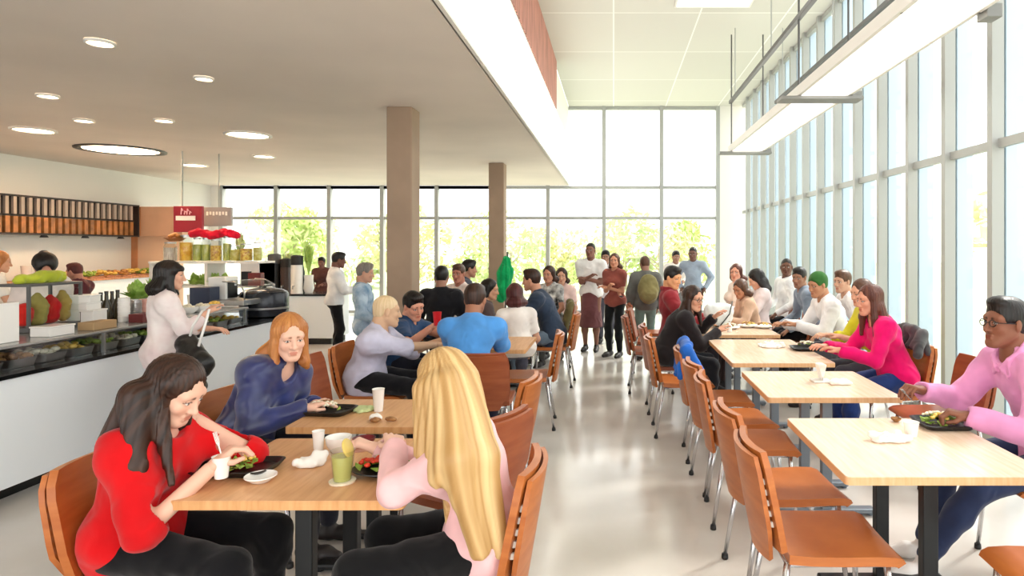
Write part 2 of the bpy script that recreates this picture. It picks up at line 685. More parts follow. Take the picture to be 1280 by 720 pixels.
for (u, v, wp, lab) in ((125, 52, 32, 'large recessed downlight nearest in the low ceiling'),
                        (255, 97, 22, 'recessed downlight second nearest, right of the largest'),
                        (42, 162, 46, 'round recessed light near the left end of the low ceiling'),
                        (310, 168, 54, 'round recessed light nearest the front column'),
                        (125, 220, 22, 'small downlight between the large disc light and the menu board'),
                        (184, 240, 12, 'tiny downlight above the brown wood panel'),
                        (205, 150, 22, 'added faint downlight above the large disc light'),  # the faint lamps are added; the ceiling has only small reflective plates there
                        (105, 150, 22, 'added faint downlight left of the large disc light'),
                        (60, 119, 24, 'added faint downlight on the left of the low ceiling'),
                        (243, 206, 30, 'added faint downlight over the jar shelf'),
                        (330, 195, 26, 'added faint downlight before the back windows, left of the column')):
    downlight(u, v, wp, lab)
downlight(152, 187, 94, 'large disc light with a dark ring in the low ceiling', M_DKMETAL)

# ---- outside
struct('ground_outside', MB().bx(-60, 40, YB + 0.2, 70, -0.35, -0.15), mat('ground_pale', (0.80, 0.80, 0.72), rough=0.9, col2=(0.72, 0.76, 0.62), scale=0.3))
struct('ground_outside', MB().bx(3.4, 40, -12, YB + 0.2, -0.35, -0.15), mat('ground_pale', (0.8, 0.8, 0.72)))
M_LEAF = [mat('leaf_a', (0.76, 0.82, 0.55), rough=0.8, var=0.1, scale=2.0, spec=0.1),  # leaf tones paled to carry the outdoor haze and glare
          mat('leaf_b', (0.80, 0.85, 0.63), rough=0.8, var=0.1, scale=2.0, spec=0.1),
          mat('leaf_c', (0.85, 0.84, 0.65), rough=0.8, var=0.15, scale=2.0, spec=0.1)]
M_BARK = mat('bark', (0.70, 0.65, 0.58), rough=0.9)


def tree(x, y, h, wd, label, k, trunk=0.3, nm='shrub', n=900):
    t = thing(nm, label, 'tree' if nm == 'tree' else 'shrub', (x, y, -0.15), random.uniform(0, 6), 'greenery outside')
    rs = random.Random(int(x * 37 + y * 11))
    tk = MB().tube([(0, 0, 0), (0.05, 0.03, h * 0.4), (0.0, 0.05, h * 0.75)], [0.03 * h, 0.022 * h, 0.008 * h], 8)
    for q in range(5):
        a = rs.uniform(0, 6.28)
        tk.tube([(0.02, 0.02, h * (0.25 + 0.07 * q)), (math.cos(a) * wd * 0.3, math.sin(a) * wd * 0.3, h * (0.5 + 0.07 * q))], [0.013 * h, 0.005 * h], 6)
    tk.build('trunk', M_BARK, t)
    f = MB()
    bl = [(rs.uniform(-0.35, 0.35) * wd, rs.uniform(-0.35, 0.35) * wd, h * rs.uniform(trunk + 0.1, 0.85), rs.uniform(0.2, 0.36)) for _ in range(9)]
    for _ in range(n):
        cx, cy, cz, cr = bl[rs.randrange(9)]
        d = Vector((rs.gauss(0, 1), rs.gauss(0, 1), rs.gauss(0, 1))).normalized() * rs.uniform(0.6, 1.0)
        p = Vector((cx, cy, cz)) + Vector((d.x * cr * wd, d.y * cr * wd, d.z * cr * h * 0.7))
        if p.z < 0.1:
            p.z = 0.1
        a = Vector((rs.gauss(0, 1), rs.gauss(0, 1), rs.gauss(0, 1))).normalized()
        b = a.orthogonal().normalized()
        s = 0.055 * h * rs.uniform(0.6, 1.2)
        f.add([p - a * s, p + b * s * 0.45, p + a * s, p - b * s * 0.45], [(0, 1, 2, 3)])
    f.build('foliage', M_LEAF[k], t)


T = [(-12.5, 24, 3.4, 2.6), (-10.0, 27, 3.9, 3.4), (-7.6, 24, 2.9, 3.0), (-5.2, 26, 3.3, 3.0), (-3.6, 22, 2.5, 2.6), (-1.9, 24, 2.7, 2.4),
     (-0.6, 21, 2.3, 2.3), (0.5, 26, 3.2, 2.6), (1.6, 22, 2.4, 2.2), (2.9, 25, 3.0, 2.4), (-14.5, 28, 3.6, 3.4), (6.5, 23, 3.2, 2.6)]
TL = ['tall pale shrub outside, behind the jar shelf', 'tallest rounded green tree outside, left of the front column', 'low wide green bush outside the left back windows',
      'green bush outside directly left of the front column', 'pale bush outside between the two columns', 'yellowish bush outside right of the rear column',
      'pale olive bush outside behind the green draped cloth', 'yellow green tree outside behind the man with crossed arms', 'pale bush outside behind the woman with crossed arms',
      'pale green bush outside the last back window', 'green shrub outside at the far left window', 'green bush outside past the back right corner']
for i, (x, y, h, wd) in enumerate(T):
    tree(x, y, h, wd, TL[i], i % 3, 0.05)
for i, (x, y, h, wd, lab) in enumerate(((6.5, 7.2, 3.2, 2.0, 'pale tree outside the window wall behind the pink shirt man'), (9.0, 12.5, 3.6, 2.6, 'pale tree outside the middle of the window wall'),
                                        (5.8, 4.3, 3.0, 1.6, 'pale sapling outside the window at the right edge'))):
    tree(x, y, h, wd, lab, 1 + i % 2, 0.3, 'tree', 500)
# ------------------------------------------------------------------ tables
def wood(name, c1, c2, rough):
    return mat(name, c1, rough=rough, col2=c2, scale=7, stretch=(8, 0.7, 1), detail=5, spec=0.45, coat=0.08)


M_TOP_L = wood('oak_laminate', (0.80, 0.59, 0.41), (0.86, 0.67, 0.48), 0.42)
M_TOP_R = wood('window_lit_laminate', (0.89, 0.77, 0.66), (0.93, 0.83, 0.74), 0.2)  # same tops as on the left, paled to carry the window light
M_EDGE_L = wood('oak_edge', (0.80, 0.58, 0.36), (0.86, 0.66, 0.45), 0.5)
M_EDGE_R = wood('window_lit_edge', (0.82, 0.63, 0.44), (0.88, 0.72, 0.55), 0.5)  # edge paled along with the window-lit tops
M_POST = mat('table_post', (0.09, 0.10, 0.11), rough=0.4, metal=0.3)
M_POSTG = mat('table_post_grey', (0.48, 0.52, 0.56), rough=0.4, metal=0.3)
TZ = 0.74


def rounded(x0, x1, y0, y1, r, n=5):
    pts = []
    for cx, cy, a in ((x1 - r, y1 - r, 0), (x0 + r, y1 - r, 90), (x0 + r, y0 + r, 180), (x1 - r, y0 + r, 270)):
        for k in range(n + 1):
            t = R(a + 90 * k / n)
            pts.append((cx + r * math.cos(t), cy + r * math.sin(t)))
    return pts


def prism(mb, pts, z0, z1):
    n = len(pts)
    vs = [(x, y, z0) for x, y in pts] + [(x, y, z1) for x, y in pts]
    fs = [tuple(range(n))[::-1], tuple(range(n, 2 * n))] + [(i, (i + 1) % n, n + (i + 1) % n, n + i) for i in range(n)]
    return mb.add(vs, fs)


def table(x0, x1, y0, y1, label, side, group, dark=False):
    cx, cy = (x0 + x1) / 2, (y0 + y1) / 2
    w_, d_ = x1 - x0, y1 - y0
    t = thing('dining_table', label, 'table', (cx, cy, 0), 0, group)
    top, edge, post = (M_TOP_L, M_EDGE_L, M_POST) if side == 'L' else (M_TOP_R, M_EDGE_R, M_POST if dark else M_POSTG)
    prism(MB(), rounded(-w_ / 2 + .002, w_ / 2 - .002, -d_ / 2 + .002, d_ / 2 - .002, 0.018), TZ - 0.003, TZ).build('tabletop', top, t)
    prism(MB(), rounded(-w_ / 2, w_ / 2, -d_ / 2, d_ / 2, 0.02), TZ - 0.032, TZ - 0.003).build('edge_band', edge, t)
    for y in (-0.24 * d_ - .03, 0.24 * d_ + .03):
        MB().box((0, y, TZ / 2), (0.062, 0.05, TZ - 0.07), None, 0.006).build('post', post, t)
        MB().box((0, y, TZ - 0.045), (w_ * 0.72, 0.06, 0.025), None, 0.004).build('top_bracket', post, t)
        b = MB().box((0, y, 0.028), (w_ * 0.74, 0.07, 0.03), None, 0.01)
        for s in (-1, 1):
            b.lathe([(0.02, 0), (0.02, 0.014), (1e-5, 0.014)], (s * w_ * 0.34, y, 0), 10)
        b.build('foot_bar', post, t)
    return t


GT = 'square wooden dining tables'
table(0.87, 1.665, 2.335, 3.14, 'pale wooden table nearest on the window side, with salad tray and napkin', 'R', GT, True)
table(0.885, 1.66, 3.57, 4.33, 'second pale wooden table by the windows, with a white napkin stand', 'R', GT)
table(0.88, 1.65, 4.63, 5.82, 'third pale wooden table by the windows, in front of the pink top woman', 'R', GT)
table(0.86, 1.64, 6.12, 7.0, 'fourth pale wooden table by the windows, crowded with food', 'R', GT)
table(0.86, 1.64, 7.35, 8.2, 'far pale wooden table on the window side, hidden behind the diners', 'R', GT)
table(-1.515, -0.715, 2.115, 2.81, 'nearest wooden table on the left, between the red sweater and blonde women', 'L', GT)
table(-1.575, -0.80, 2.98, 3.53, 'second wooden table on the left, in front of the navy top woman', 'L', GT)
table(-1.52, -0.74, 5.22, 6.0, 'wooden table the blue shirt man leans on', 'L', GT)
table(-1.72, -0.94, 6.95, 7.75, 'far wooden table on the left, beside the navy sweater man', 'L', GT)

# ------------------------------------------------------------------ chairs
M_PLY = mat('orange_ply', (0.66, 0.36, 0.155), rough=0.36, col2=(0.73, 0.43, 0.21), scale=5, stretch=(1, 1, 6), detail=4, spec=0.45)
M_PLY_SHADED = mat('shaded_orange_ply', (0.56, 0.28, 0.16), rough=0.36, col2=(0.63, 0.34, 0.20), scale=5, stretch=(1, 1, 6), detail=4, spec=0.45)  # the orange ply again, darkened to carry the shade on these chairs
M_SLOTLIGHT = mat('slot_light', (0.90, 0.88, 0.84), rough=0.5)  # near-white blocks stand for light showing through the back's slots
SEAT = 0.46


def sheet(mb, rows, th):
    """a bent board: rows of points (front side), given thickness along the rows' normals"""
    nr, nc = len(rows), len(rows[0])
    P = [[Vector(p) for p in r] for r in rows]
    N = [[None] * nc for _ in range(nr)]
    for i in range(nr):
        for j in range(nc):
            du = P[min(i + 1, nr - 1)][j] - P[max(i - 1, 0)][j]
            dv = P[i][min(j + 1, nc - 1)] - P[i][max(j - 1, 0)]
            N[i][j] = du.cross(dv).normalized()
    vs = [P[i][j] for i in range(nr) for j in range(nc)] + [P[i][j] - N[i][j] * th for i in range(nr) for j in range(nc)]
    o = nr * nc
    fs = []
    for i in range(nr - 1):
        for j in range(nc - 1):
            a, b, c, d = i * nc + j, i * nc + j + 1, (i + 1) * nc + j + 1, (i + 1) * nc + j
            fs += [(a, d, c, b), (a + o, b + o, c + o, d + o)]
    for j in range(nc - 1):
        fs += [(j, j + 1, j + 1 + o, j + o), ((nr - 1) * nc + j + 1, (nr - 1) * nc + j, (nr - 1) * nc + j + o, (nr - 1) * nc + j + 1 + o)]
    for i in range(nr - 1):
        fs += [(i * nc, i * nc + o, (i + 1) * nc + o, (i + 1) * nc), (i * nc + nc - 1, (i + 1) * nc + nc - 1, (i + 1) * nc + nc - 1 + o, i * nc + nc - 1 + o)]
    return mb.add(vs, fs)


def make_chair(ply):
    """bent board chair facing +Y: seat, back pad, outer shell on pale blocks standing for light through its slots, chrome legs"""
    t = thing('dining_chair', '-', 'chair')
    nx = 9
    xs = [-0.205 + 0.41 * j / (nx - 1) for j in range(nx)]
    # seat: flat board with a rolled front and a slightly dished middle
    rows = []
    for y, z, wf in ((-0.20, SEAT + 0.004, 0.97), (-0.12, SEAT, 1), (0.0, SEAT - 0.002, 1), (0.12, SEAT, 1), (0.19, SEAT - 0.003, 0.99), (0.222, SEAT - 0.014, 0.96), (0.232, SEAT - 0.030, 0.94)):
        rows.append([(x * wf, y, z - 0.006 * math.cos(x / 0.205 * 1.5)) for x in xs])
    sheet(MB(), rows, -0.034).build('seat', ply, t, True, auto=50)
    # back pad: upright, top corners rounded, gently curved
    rows = []
    for k in range(9):
        f = k / 8
        z = SEAT + 0.012 + 0.365 * f
        wf = 1.0 if f < 0.75 else 1.0 - 0.16 * ((f - 0.75) / 0.25) ** 2
        wf = min(wf, 0.93 + 0.07 * min(1, f * 4))
        y = -0.205 - 0.075 * f
        rows.append([(x * wf, y - 0.030 * (1 - (x / 0.205) ** 2), z) for x in xs])
    sheet(MB(), rows, 0.026).build('backrest', ply, t, True, auto=50)
    # outer shell: behind the pad, corners cut at the foot
    rows = []
    for k in range(10):
        f = k / 9
        z = SEAT - 0.045 + 0.405 * f
        wf = min(1.0, 0.62 + 0.38 * min(1, f / 0.35))
        if f > 0.8:
            wf = 1 - 0.14 * ((f - 0.8) / 0.2) ** 2
        y = -0.243 - 0.07 * f
        rows.append([(x * wf, y - 0.030 * (1 - (x / 0.205) ** 2), z) for x in xs])
    sheet(MB(), rows, 0.018).build('back_shell', ply, t, True, auto=50)
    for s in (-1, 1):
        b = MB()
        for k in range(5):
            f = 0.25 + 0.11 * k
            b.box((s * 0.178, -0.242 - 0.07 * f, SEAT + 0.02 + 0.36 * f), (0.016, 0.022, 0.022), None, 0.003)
        b.build('slot_light_strip', M_SLOTLIGHT, t)
    fr = MB()
    fr.tube([(-0.17, 0.17, 0.415), (0.17, 0.17, 0.415)], 0.010, 8).tube([(-0.17, -0.20, 0.415), (0.17, -0.20, 0.415)], 0.010, 8)
    fr.tube([(-0.17, -0.20, 0.415), (-0.17, 0.17, 0.415)], 0.010, 8).tube([(0.17, -0.20, 0.415), (0.17, 0.17, 0.415)], 0.010, 8)
    fr.build('seat_frame', M_CHROME, t, True)
    for sx in (-1, 1):
        for (ya, yb) in ((0.17, 0.205), (-0.20, -0.265)):
            lg = MB().tube([(sx * 0.17, ya, 0.42), (sx * 0.195, yb, 0.02)], [0.0135, 0.0105], 10).build('leg', M_CHROME, t, True)
            MB().lathe([(0.016, 0), (0.018, 0.004), (0.016, 0.026), (1e-5, 0.026)], (sx * 0.196, yb, 0), 10).build('foot_cap', M_BLACK, lg, True)
    return t


CH = {'o': make_chair(M_PLY), 'd': make_chair(M_PLY_SHADED)}
CH_USED = {}


def chair(x, y, rz, label, group, k='o'):
    if k not in CH_USED:
        CH_USED[k] = CH[k]
        c = CH[k]
        c.location = (x, y, 0)
        c.rotation_euler = (0, 0, R(rz))
        c['label'] = label
        c['group'] = group
    else:
        c = dup(CH[k], (x, y, 0), R(rz), label, group)
    return c


GA, GW, GL, GB = ('aisle chairs of the window side tables', 'chairs between the tables and the window wall', 'chairs on the counter side of the left tables', 'aisle chairs of the left tables')
# aisle side of the right tables (they face +X)
chair(0.85, 2.50, -90, 'orange wooden chair nearest on the right of the aisle, at the nearest pale table', GA)
chair(0.85, 3.03, -86, 'second orange chair in the aisle row of the window side tables', GA)
chair(0.84, 3.72, -93, 'orange chair at the near corner of the second window side table', GA)
chair(0.83, 4.22, -84, 'orange chair at the far corner of the second window side table', GA)
chair(0.82, 4.80, -92, 'orange chair carrying the blue jacket', GA)
chair(0.62, 5.42, -90, 'orange chair seen side on, pushed out into the aisle behind the blue jacket', GA)
chair(0.60, 6.15, -90, 'shade-darkened orange chair the woman with the black cardigan sits on', GA, 'd')
chair(0.44, 7.00, -90, 'shade-darkened orange chair the maroon shirt man sits on', GA, 'd')
chair(0.50, 7.70, -95, 'shade-darkened orange chair beyond the maroon shirt man, in the aisle row', GA, 'd')
chair(0.52, 8.45, -88, 'farthest shade-darkened orange chair of the right aisle row', GA, 'd')
# window side (they face -X)
chair(1.62, 2.18, 90, 'orange chair cut off at the bottom right corner of the view', GW)
chair(2.14, 3.12, 90, 'chair the pink shirt man sits on', GW)
chair(2.22, 4.32, 92, 'empty shade-darkened orange chair behind the pink shirt man, against the windows', GW, 'd')
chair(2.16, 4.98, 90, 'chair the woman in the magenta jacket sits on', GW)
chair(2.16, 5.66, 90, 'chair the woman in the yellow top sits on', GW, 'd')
chair(2.13, 6.40, 95, 'shade-darkened orange chair under the diner with the green cap', GW, 'd')
chair(2.10, 7.65, 88, 'shade-darkened orange chair under the woman with long dark hair at the crowded table', GW, 'd')
chair(2.15, 8.4, 88, 'far shade-darkened orange chair by the windows behind the crowded table', GW, 'd')
# counter side of the left tables (they face +X)
chair(-1.62, 2.31, -90, 'orange chair the woman in the red sweater sits on', GL)
chair(-1.82, 3.31, -90, 'orange chair the woman in the navy top sits on', GL)
chair(-1.86, 4.42, -88, 'empty shade-darkened orange chair behind the navy top woman', GL, 'd')
chair(-1.86, 4.97, -90, 'orange chair under the man in the lavender grey shirt', GL)
chair(-1.86, 5.62, -92, 'orange chair under the young man with the red cup', GL)
chair(-2.6, 7.95, -60, 'shade-darkened orange chair under the light blue shirt diner near the column', GL, 'd')
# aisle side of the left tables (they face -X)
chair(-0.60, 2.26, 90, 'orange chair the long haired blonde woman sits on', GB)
chair(-0.77, 3.02, 62, 'shade-darkened orange chair half hidden behind the blonde hair', GB, 'd')
chair(-0.79, 3.72, 84, 'orange chair next beyond the blonde woman, side on to the aisle', GB)
chair(-0.80, 5.62, 94, 'orange chair with a rounded back left of the aisle, beside the blue shirt man', GB)
chair(-0.74, 7.30, 88, 'orange chair the man in the navy sweater sits on', GB)
chair(-0.86, 8.45, 95, 'shade-darkened orange chair with the olive jacket over its back', GB, 'd')
chair(-0.98, 4.80, 3, 'shade-darkened orange chair seen from behind under the blue shirt man', GB, 'd')
# ------------------------------------------------------------------ people
def V3(*a):
    return np.array(a, float)


def unit(v):
    return v / max(np.linalg.norm(v), 1e-9)


def rotm(yaw=0, pitch=0, roll=0):
    """columns right, forward, up; yaw turns left, pitch looks down, roll tips to the right (degrees)"""
    return np.array(Matrix.Rotation(R(yaw), 3, 'Z') @ Matrix.Rotation(R(-pitch), 3, 'X') @ Matrix.Rotation(R(roll), 3, 'Y'))


def ik(a, t, l1, l2, pole):
    """middle joint of a two-bone limb from a to t; the end point when t is out of reach"""
    d = t - a
    L = np.linalg.norm(d)
    m = (l1 + l2) * 0.995
    if L > m:
        t = a + d / L * m
        L = m
    d = unit(t - a)
    x = (l1 * l1 - l2 * l2 + L * L) / (2 * L)
    hgt = math.sqrt(max(l1 * l1 - x * x, 0))
    p = pole - d * (pole @ d)
    return a + d * x + unit(p) * hgt, t


def world2local(p, loc, rz):
    c, s = math.cos(-rz), math.sin(-rz)
    d = np.array(p, float) - np.array([loc[0], loc[1], 0])
    return V3(c * d[0] - s * d[1], s * d[0] + c * d[1], d[2])


# where the fingers bend: (knuckle, middle joint) in degrees, and the thumb
GRIP = {'rest': (18, 28), 'flat': (6, 8), 'hold': (50, 55), 'pinch': (48, 40), 'fist': (70, 85), 'cup': (38, 35)}


def hand_solid(wr, d, n, side, grip, s):
    """palm, four fingers of their own lengths and a side thumb. d along the hand, n out of the palm, side +1 when the thumb lies along d x n"""
    d, n = unit(d), None if n is None else n
    n = unit(n - d * (n @ d))
    t = unit(np.cross(d, n)) * side                      # towards the thumb
    S = Solid()
    k1, k2 = [R(a) for a in GRIP[grip]]
    S.rc(wr - d * 0.05 * s, wr + d * 0.012 * s, 0.025 * s, 0.024 * s, 0.012)
    for i, (off, ln, r) in enumerate(((0.030, 0.072, 0.0088), (0.010, 0.080, 0.0090), (-0.010, 0.074, 0.0086), (-0.028, 0.058, 0.0076))):
        base = wr + (d * 0.012 + t * off * 0.55) * s
        kn = wr + (d * (0.088 - abs(i - 1.2) * 0.004) + t * off) * s
        S.rc(base, kn, 0.0135 * s, 0.0115 * s, 0.014)
        a1 = k1 + i * 0.06
        d1 = d * math.cos(a1) + n * math.sin(a1) + t * (off * 1.2)
        m1 = kn + unit(d1) * ln * 0.54 * s
        d2 = d * math.cos(a1 + k2) + n * math.sin(a1 + k2)
        m2 = m1 + unit(d2) * ln * 0.46 * s
        S.rc(kn, m1, r * 1.1 * s, r * s, 0.004)
        S.rc(m1, m2, r * s, r * 0.85 * s, 0.004)
    b = wr + (d * 0.026 + t * 0.022 + n * 0.006) * s
    cl = 0.35 if grip in ('rest', 'flat') else 0.75
    m = b + unit(d * 0.75 + t * (1.0 - cl) + n * cl) * 0.040 * s
    e = m + unit(d * 1.0 + t * (0.4 - cl * 0.75) + n * cl * 0.7) * 0.034 * s
    S.rc(wr + d * 0.01 * s + t * 0.012 * s, b, 0.015 * s, 0.0145 * s, 0.012)
    S.rc(b, m, 0.0135 * s, 0.0105 * s, 0.008)
    S.rc(m, e, 0.0105 * s, 0.0085 * s, 0.004)
    return S


def head_prims(S, c, M, s, sex, ears=True):
    P = lambda x, y, z: c + M @ (V3(x, y, z) * s)
    sx = 0.96 if sex == 'f' else 1.0
    S.el(P(0, -0.014, 0.032), V3(0.072 * sx, 0.092, 0.086) * s, M, 0.02)
    S.el(P(0, 0.026, -0.03), V3(0.058 * sx, 0.062, 0.082) * s, M, 0.03 * s)
    for q in (-1, 1):
        S.rc(P(q * 0.050 * sx, 0.0, -0.045), P(q * 0.022, 0.058, -0.094), 0.024 * s, 0.020 * s, 0.025 * s)
        S.el(P(q * 0.036, 0.060, -0.026), V3(0.024, 0.020, 0.022) * s, M, 0.02 * s)
    S.rc(P(-0.010, 0.070, -0.100), P(0.010, 0.070, -0.100), 0.0185 * s, 0.0185 * s, 0.02 * s)
    S.rc(P(-0.040, 0.066, 0.026), P(0.040, 0.066, 0.026), 0.016 * s, 0.016 * s, 0.02 * s)
    for q in (-1, 1):
        S.el(P(q * 0.031, 0.096, 0.003), V3(0.019, 0.016, 0.012) * s, M, 0.014 * s, '-')
        S.el(P(q * 0.031, 0.072, 0.002), V3(0.0135, 0.0135, 0.0125) * s, M, 0.003 * s)
    S.rc(P(0, 0.084, 0.008), P(0, 0.101, -0.030), 0.0085 * s, 0.0105 * s, 0.010 * s)
    S.rc(P(0, 0.104, -0.033), P(0, 0.104, -0.033), 0.0112 * s, 0.0112 * s, 0.008 * s)
    for q in (-1, 1):
        S.rc(P(q * 0.011, 0.092, -0.036), P(q * 0.011, 0.092, -0.036), 0.0085 * s, 0.0085 * s, 0.006 * s)
    S.rc(P(-0.016, 0.084, -0.0605), P(0.016, 0.084, -0.0605), 0.0075 * s, 0.0075 * s, 0.006 * s)
    S.rc(P(-0.013, 0.084, -0.0725), P(0.013, 0.084, -0.0725), 0.0085 * s, 0.0085 * s, 0.006 * s)
    if ears:
        for q in (-1, 1):
            S.el(P(q * 0.076 * sx, -0.008, -0.004), V3(0.010, 0.019, 0.031) * s, M @ rotm(q * -18, 0, 0), 0.008 * s)


def paint_head(V, c, M, s, skin, brow, iris):
    """the face's own colours: lips, brows, eyes"""
    L = ((V - c) @ M) / s
    col = np.tile(np.array(lin(skin)), (len(V), 1))
    sk = np.array(lin(skin))

    def seg(a, b):
        a, b = np.array(a), np.array(b)
        t = np.clip(((L - a) @ (b - a)) / ((b - a) @ (b - a)), 0, 1)
        return np.linalg.norm(L - a - t[:, None] * (b - a), axis=1)

    def mix(m, rgb, k=1.0):
        m = np.clip(m, 0, 1)[:, None] * k
        col[:] = col * (1 - m) + np.array(rgb) * m
    lip = lin((min(1, skin[0] * 0.88), skin[1] * 0.70, skin[2] * 0.68))
    front = L[:, 1] > 0.05
    d = np.minimum(seg((-0.014, 0.0915, -0.062), (0.014, 0.0915, -0.062)), seg((-0.010, 0.0915, -0.0705), (0.010, 0.0915, -0.0705)))
    mix((0.0075 - d) / 0.003 * front, lip, 0.9)
    for q in (-1, 1):
        d = np.linalg.norm((L - V3(q * 0.040, 0.07, -0.03)), axis=1)
        mix((0.03 - d) / 0.02, (min(1, sk[0] * 1.02), sk[1] * 0.82, sk[2] * 0.80, 1), 0.35)
        d = seg((q * 0.016, 0.082, 0.0235), (q * 0.044, 0.070, 0.0265))
        mix((0.0085 - d) / 0.003, lin(brow), 0.85)
        e = V3(q * 0.031, 0.0865, 0.002)
        x, z = (L[:, 0] - e[0]) / 0.0125, (L[:, 2] - e[2]) / 0.0062
        ins = (1 - (x * x + z * z)) * 3
        mix(np.where(front, ins, 0), lin((0.90, 0.88, 0.86)))
        x2, z2 = (L[:, 0] - e[0]) / 0.0058, (L[:, 2] - e[2]) / 0.0062
        mix(np.where(front, (1 - (x2 * x2 + z2 * z2)) * 3, 0), lin(iris))
        lash = np.abs(np.sqrt(x * x + z * z) - 1.12) < 0.28
        mix(np.where(front & lash & (z > -0.15), 0.8, 0), lin(brow))
    return col


def clear(S0, k):
    return S0


HAIR = {}


HT = {'black': ((0.055, 0.045, 0.045), (0.13, 0.10, 0.09)), 'darkbrown': ((0.13, 0.075, 0.055), (0.27, 0.16, 0.11)), 'brown': ((0.27, 0.17, 0.12), (0.40, 0.27, 0.19)),
             'chestnut': ((0.30, 0.15, 0.12), (0.42, 0.23, 0.17)), 'ginger': ((0.66, 0.40, 0.20), (0.80, 0.55, 0.31)), 'blonde': ((0.68, 0.52, 0.31), (0.88, 0.75, 0.54)),
             'grey': ((0.42, 0.40, 0.38), (0.60, 0.57, 0.54)), 'sand': ((0.84, 0.72, 0.55), (0.92, 0.82, 0.67)), 'maroon': ((0.24, 0.09, 0.10), (0.34, 0.14, 0.14))}


def hair_tone(V, c, M, s, name, seed):
    """strand by strand colour, streaming from the crown"""
    rs = np.random.RandomState(seed)
    L = (V - c) @ M
    L = L - V3(0, -0.01, 0) * s
    ph = np.arctan2(L[:, 0], L[:, 1]) + 0.10 * np.sin(7 * V[:, 2] + 3 * L[:, 0])
    t = np.zeros(len(V))
    for n, w_ in ((70, 0.6), (190, 0.4)):
        tab = rs.rand(n + 1)
        tab[-1] = tab[0]
        t += w_ * np.interp((ph + 7 * np.pi) % (2 * np.pi), np.linspace(0, 2 * np.pi, n + 1), tab)
    t = np.clip((t - 0.5) * 1.5 + 0.45, 0, 1)[:, None]
    a, b = np.array(lin(HT[name][0])), np.array(lin(HT[name][1]))
    return a * (1 - t) + b * t


def strand(c, M, s, a=0.003, nf=34):
    """grooves that run down the hair"""
    def fn(f, X, Y, Z):
        x, y = X - c[0], Y - c[1]
        b = M[:, 1]
        ph = np.arctan2(x * b[1] - y * b[0], x * b[0] + y * b[1] + 1e-6)
        return f + a * np.sin(nf * ph + 1.1 * np.sin(4 * Z + 2 * ph)) + 0.5 * a * np.sin(1.9 * nf * ph + 0.8 * np.sin(6 * Z))
    return fn


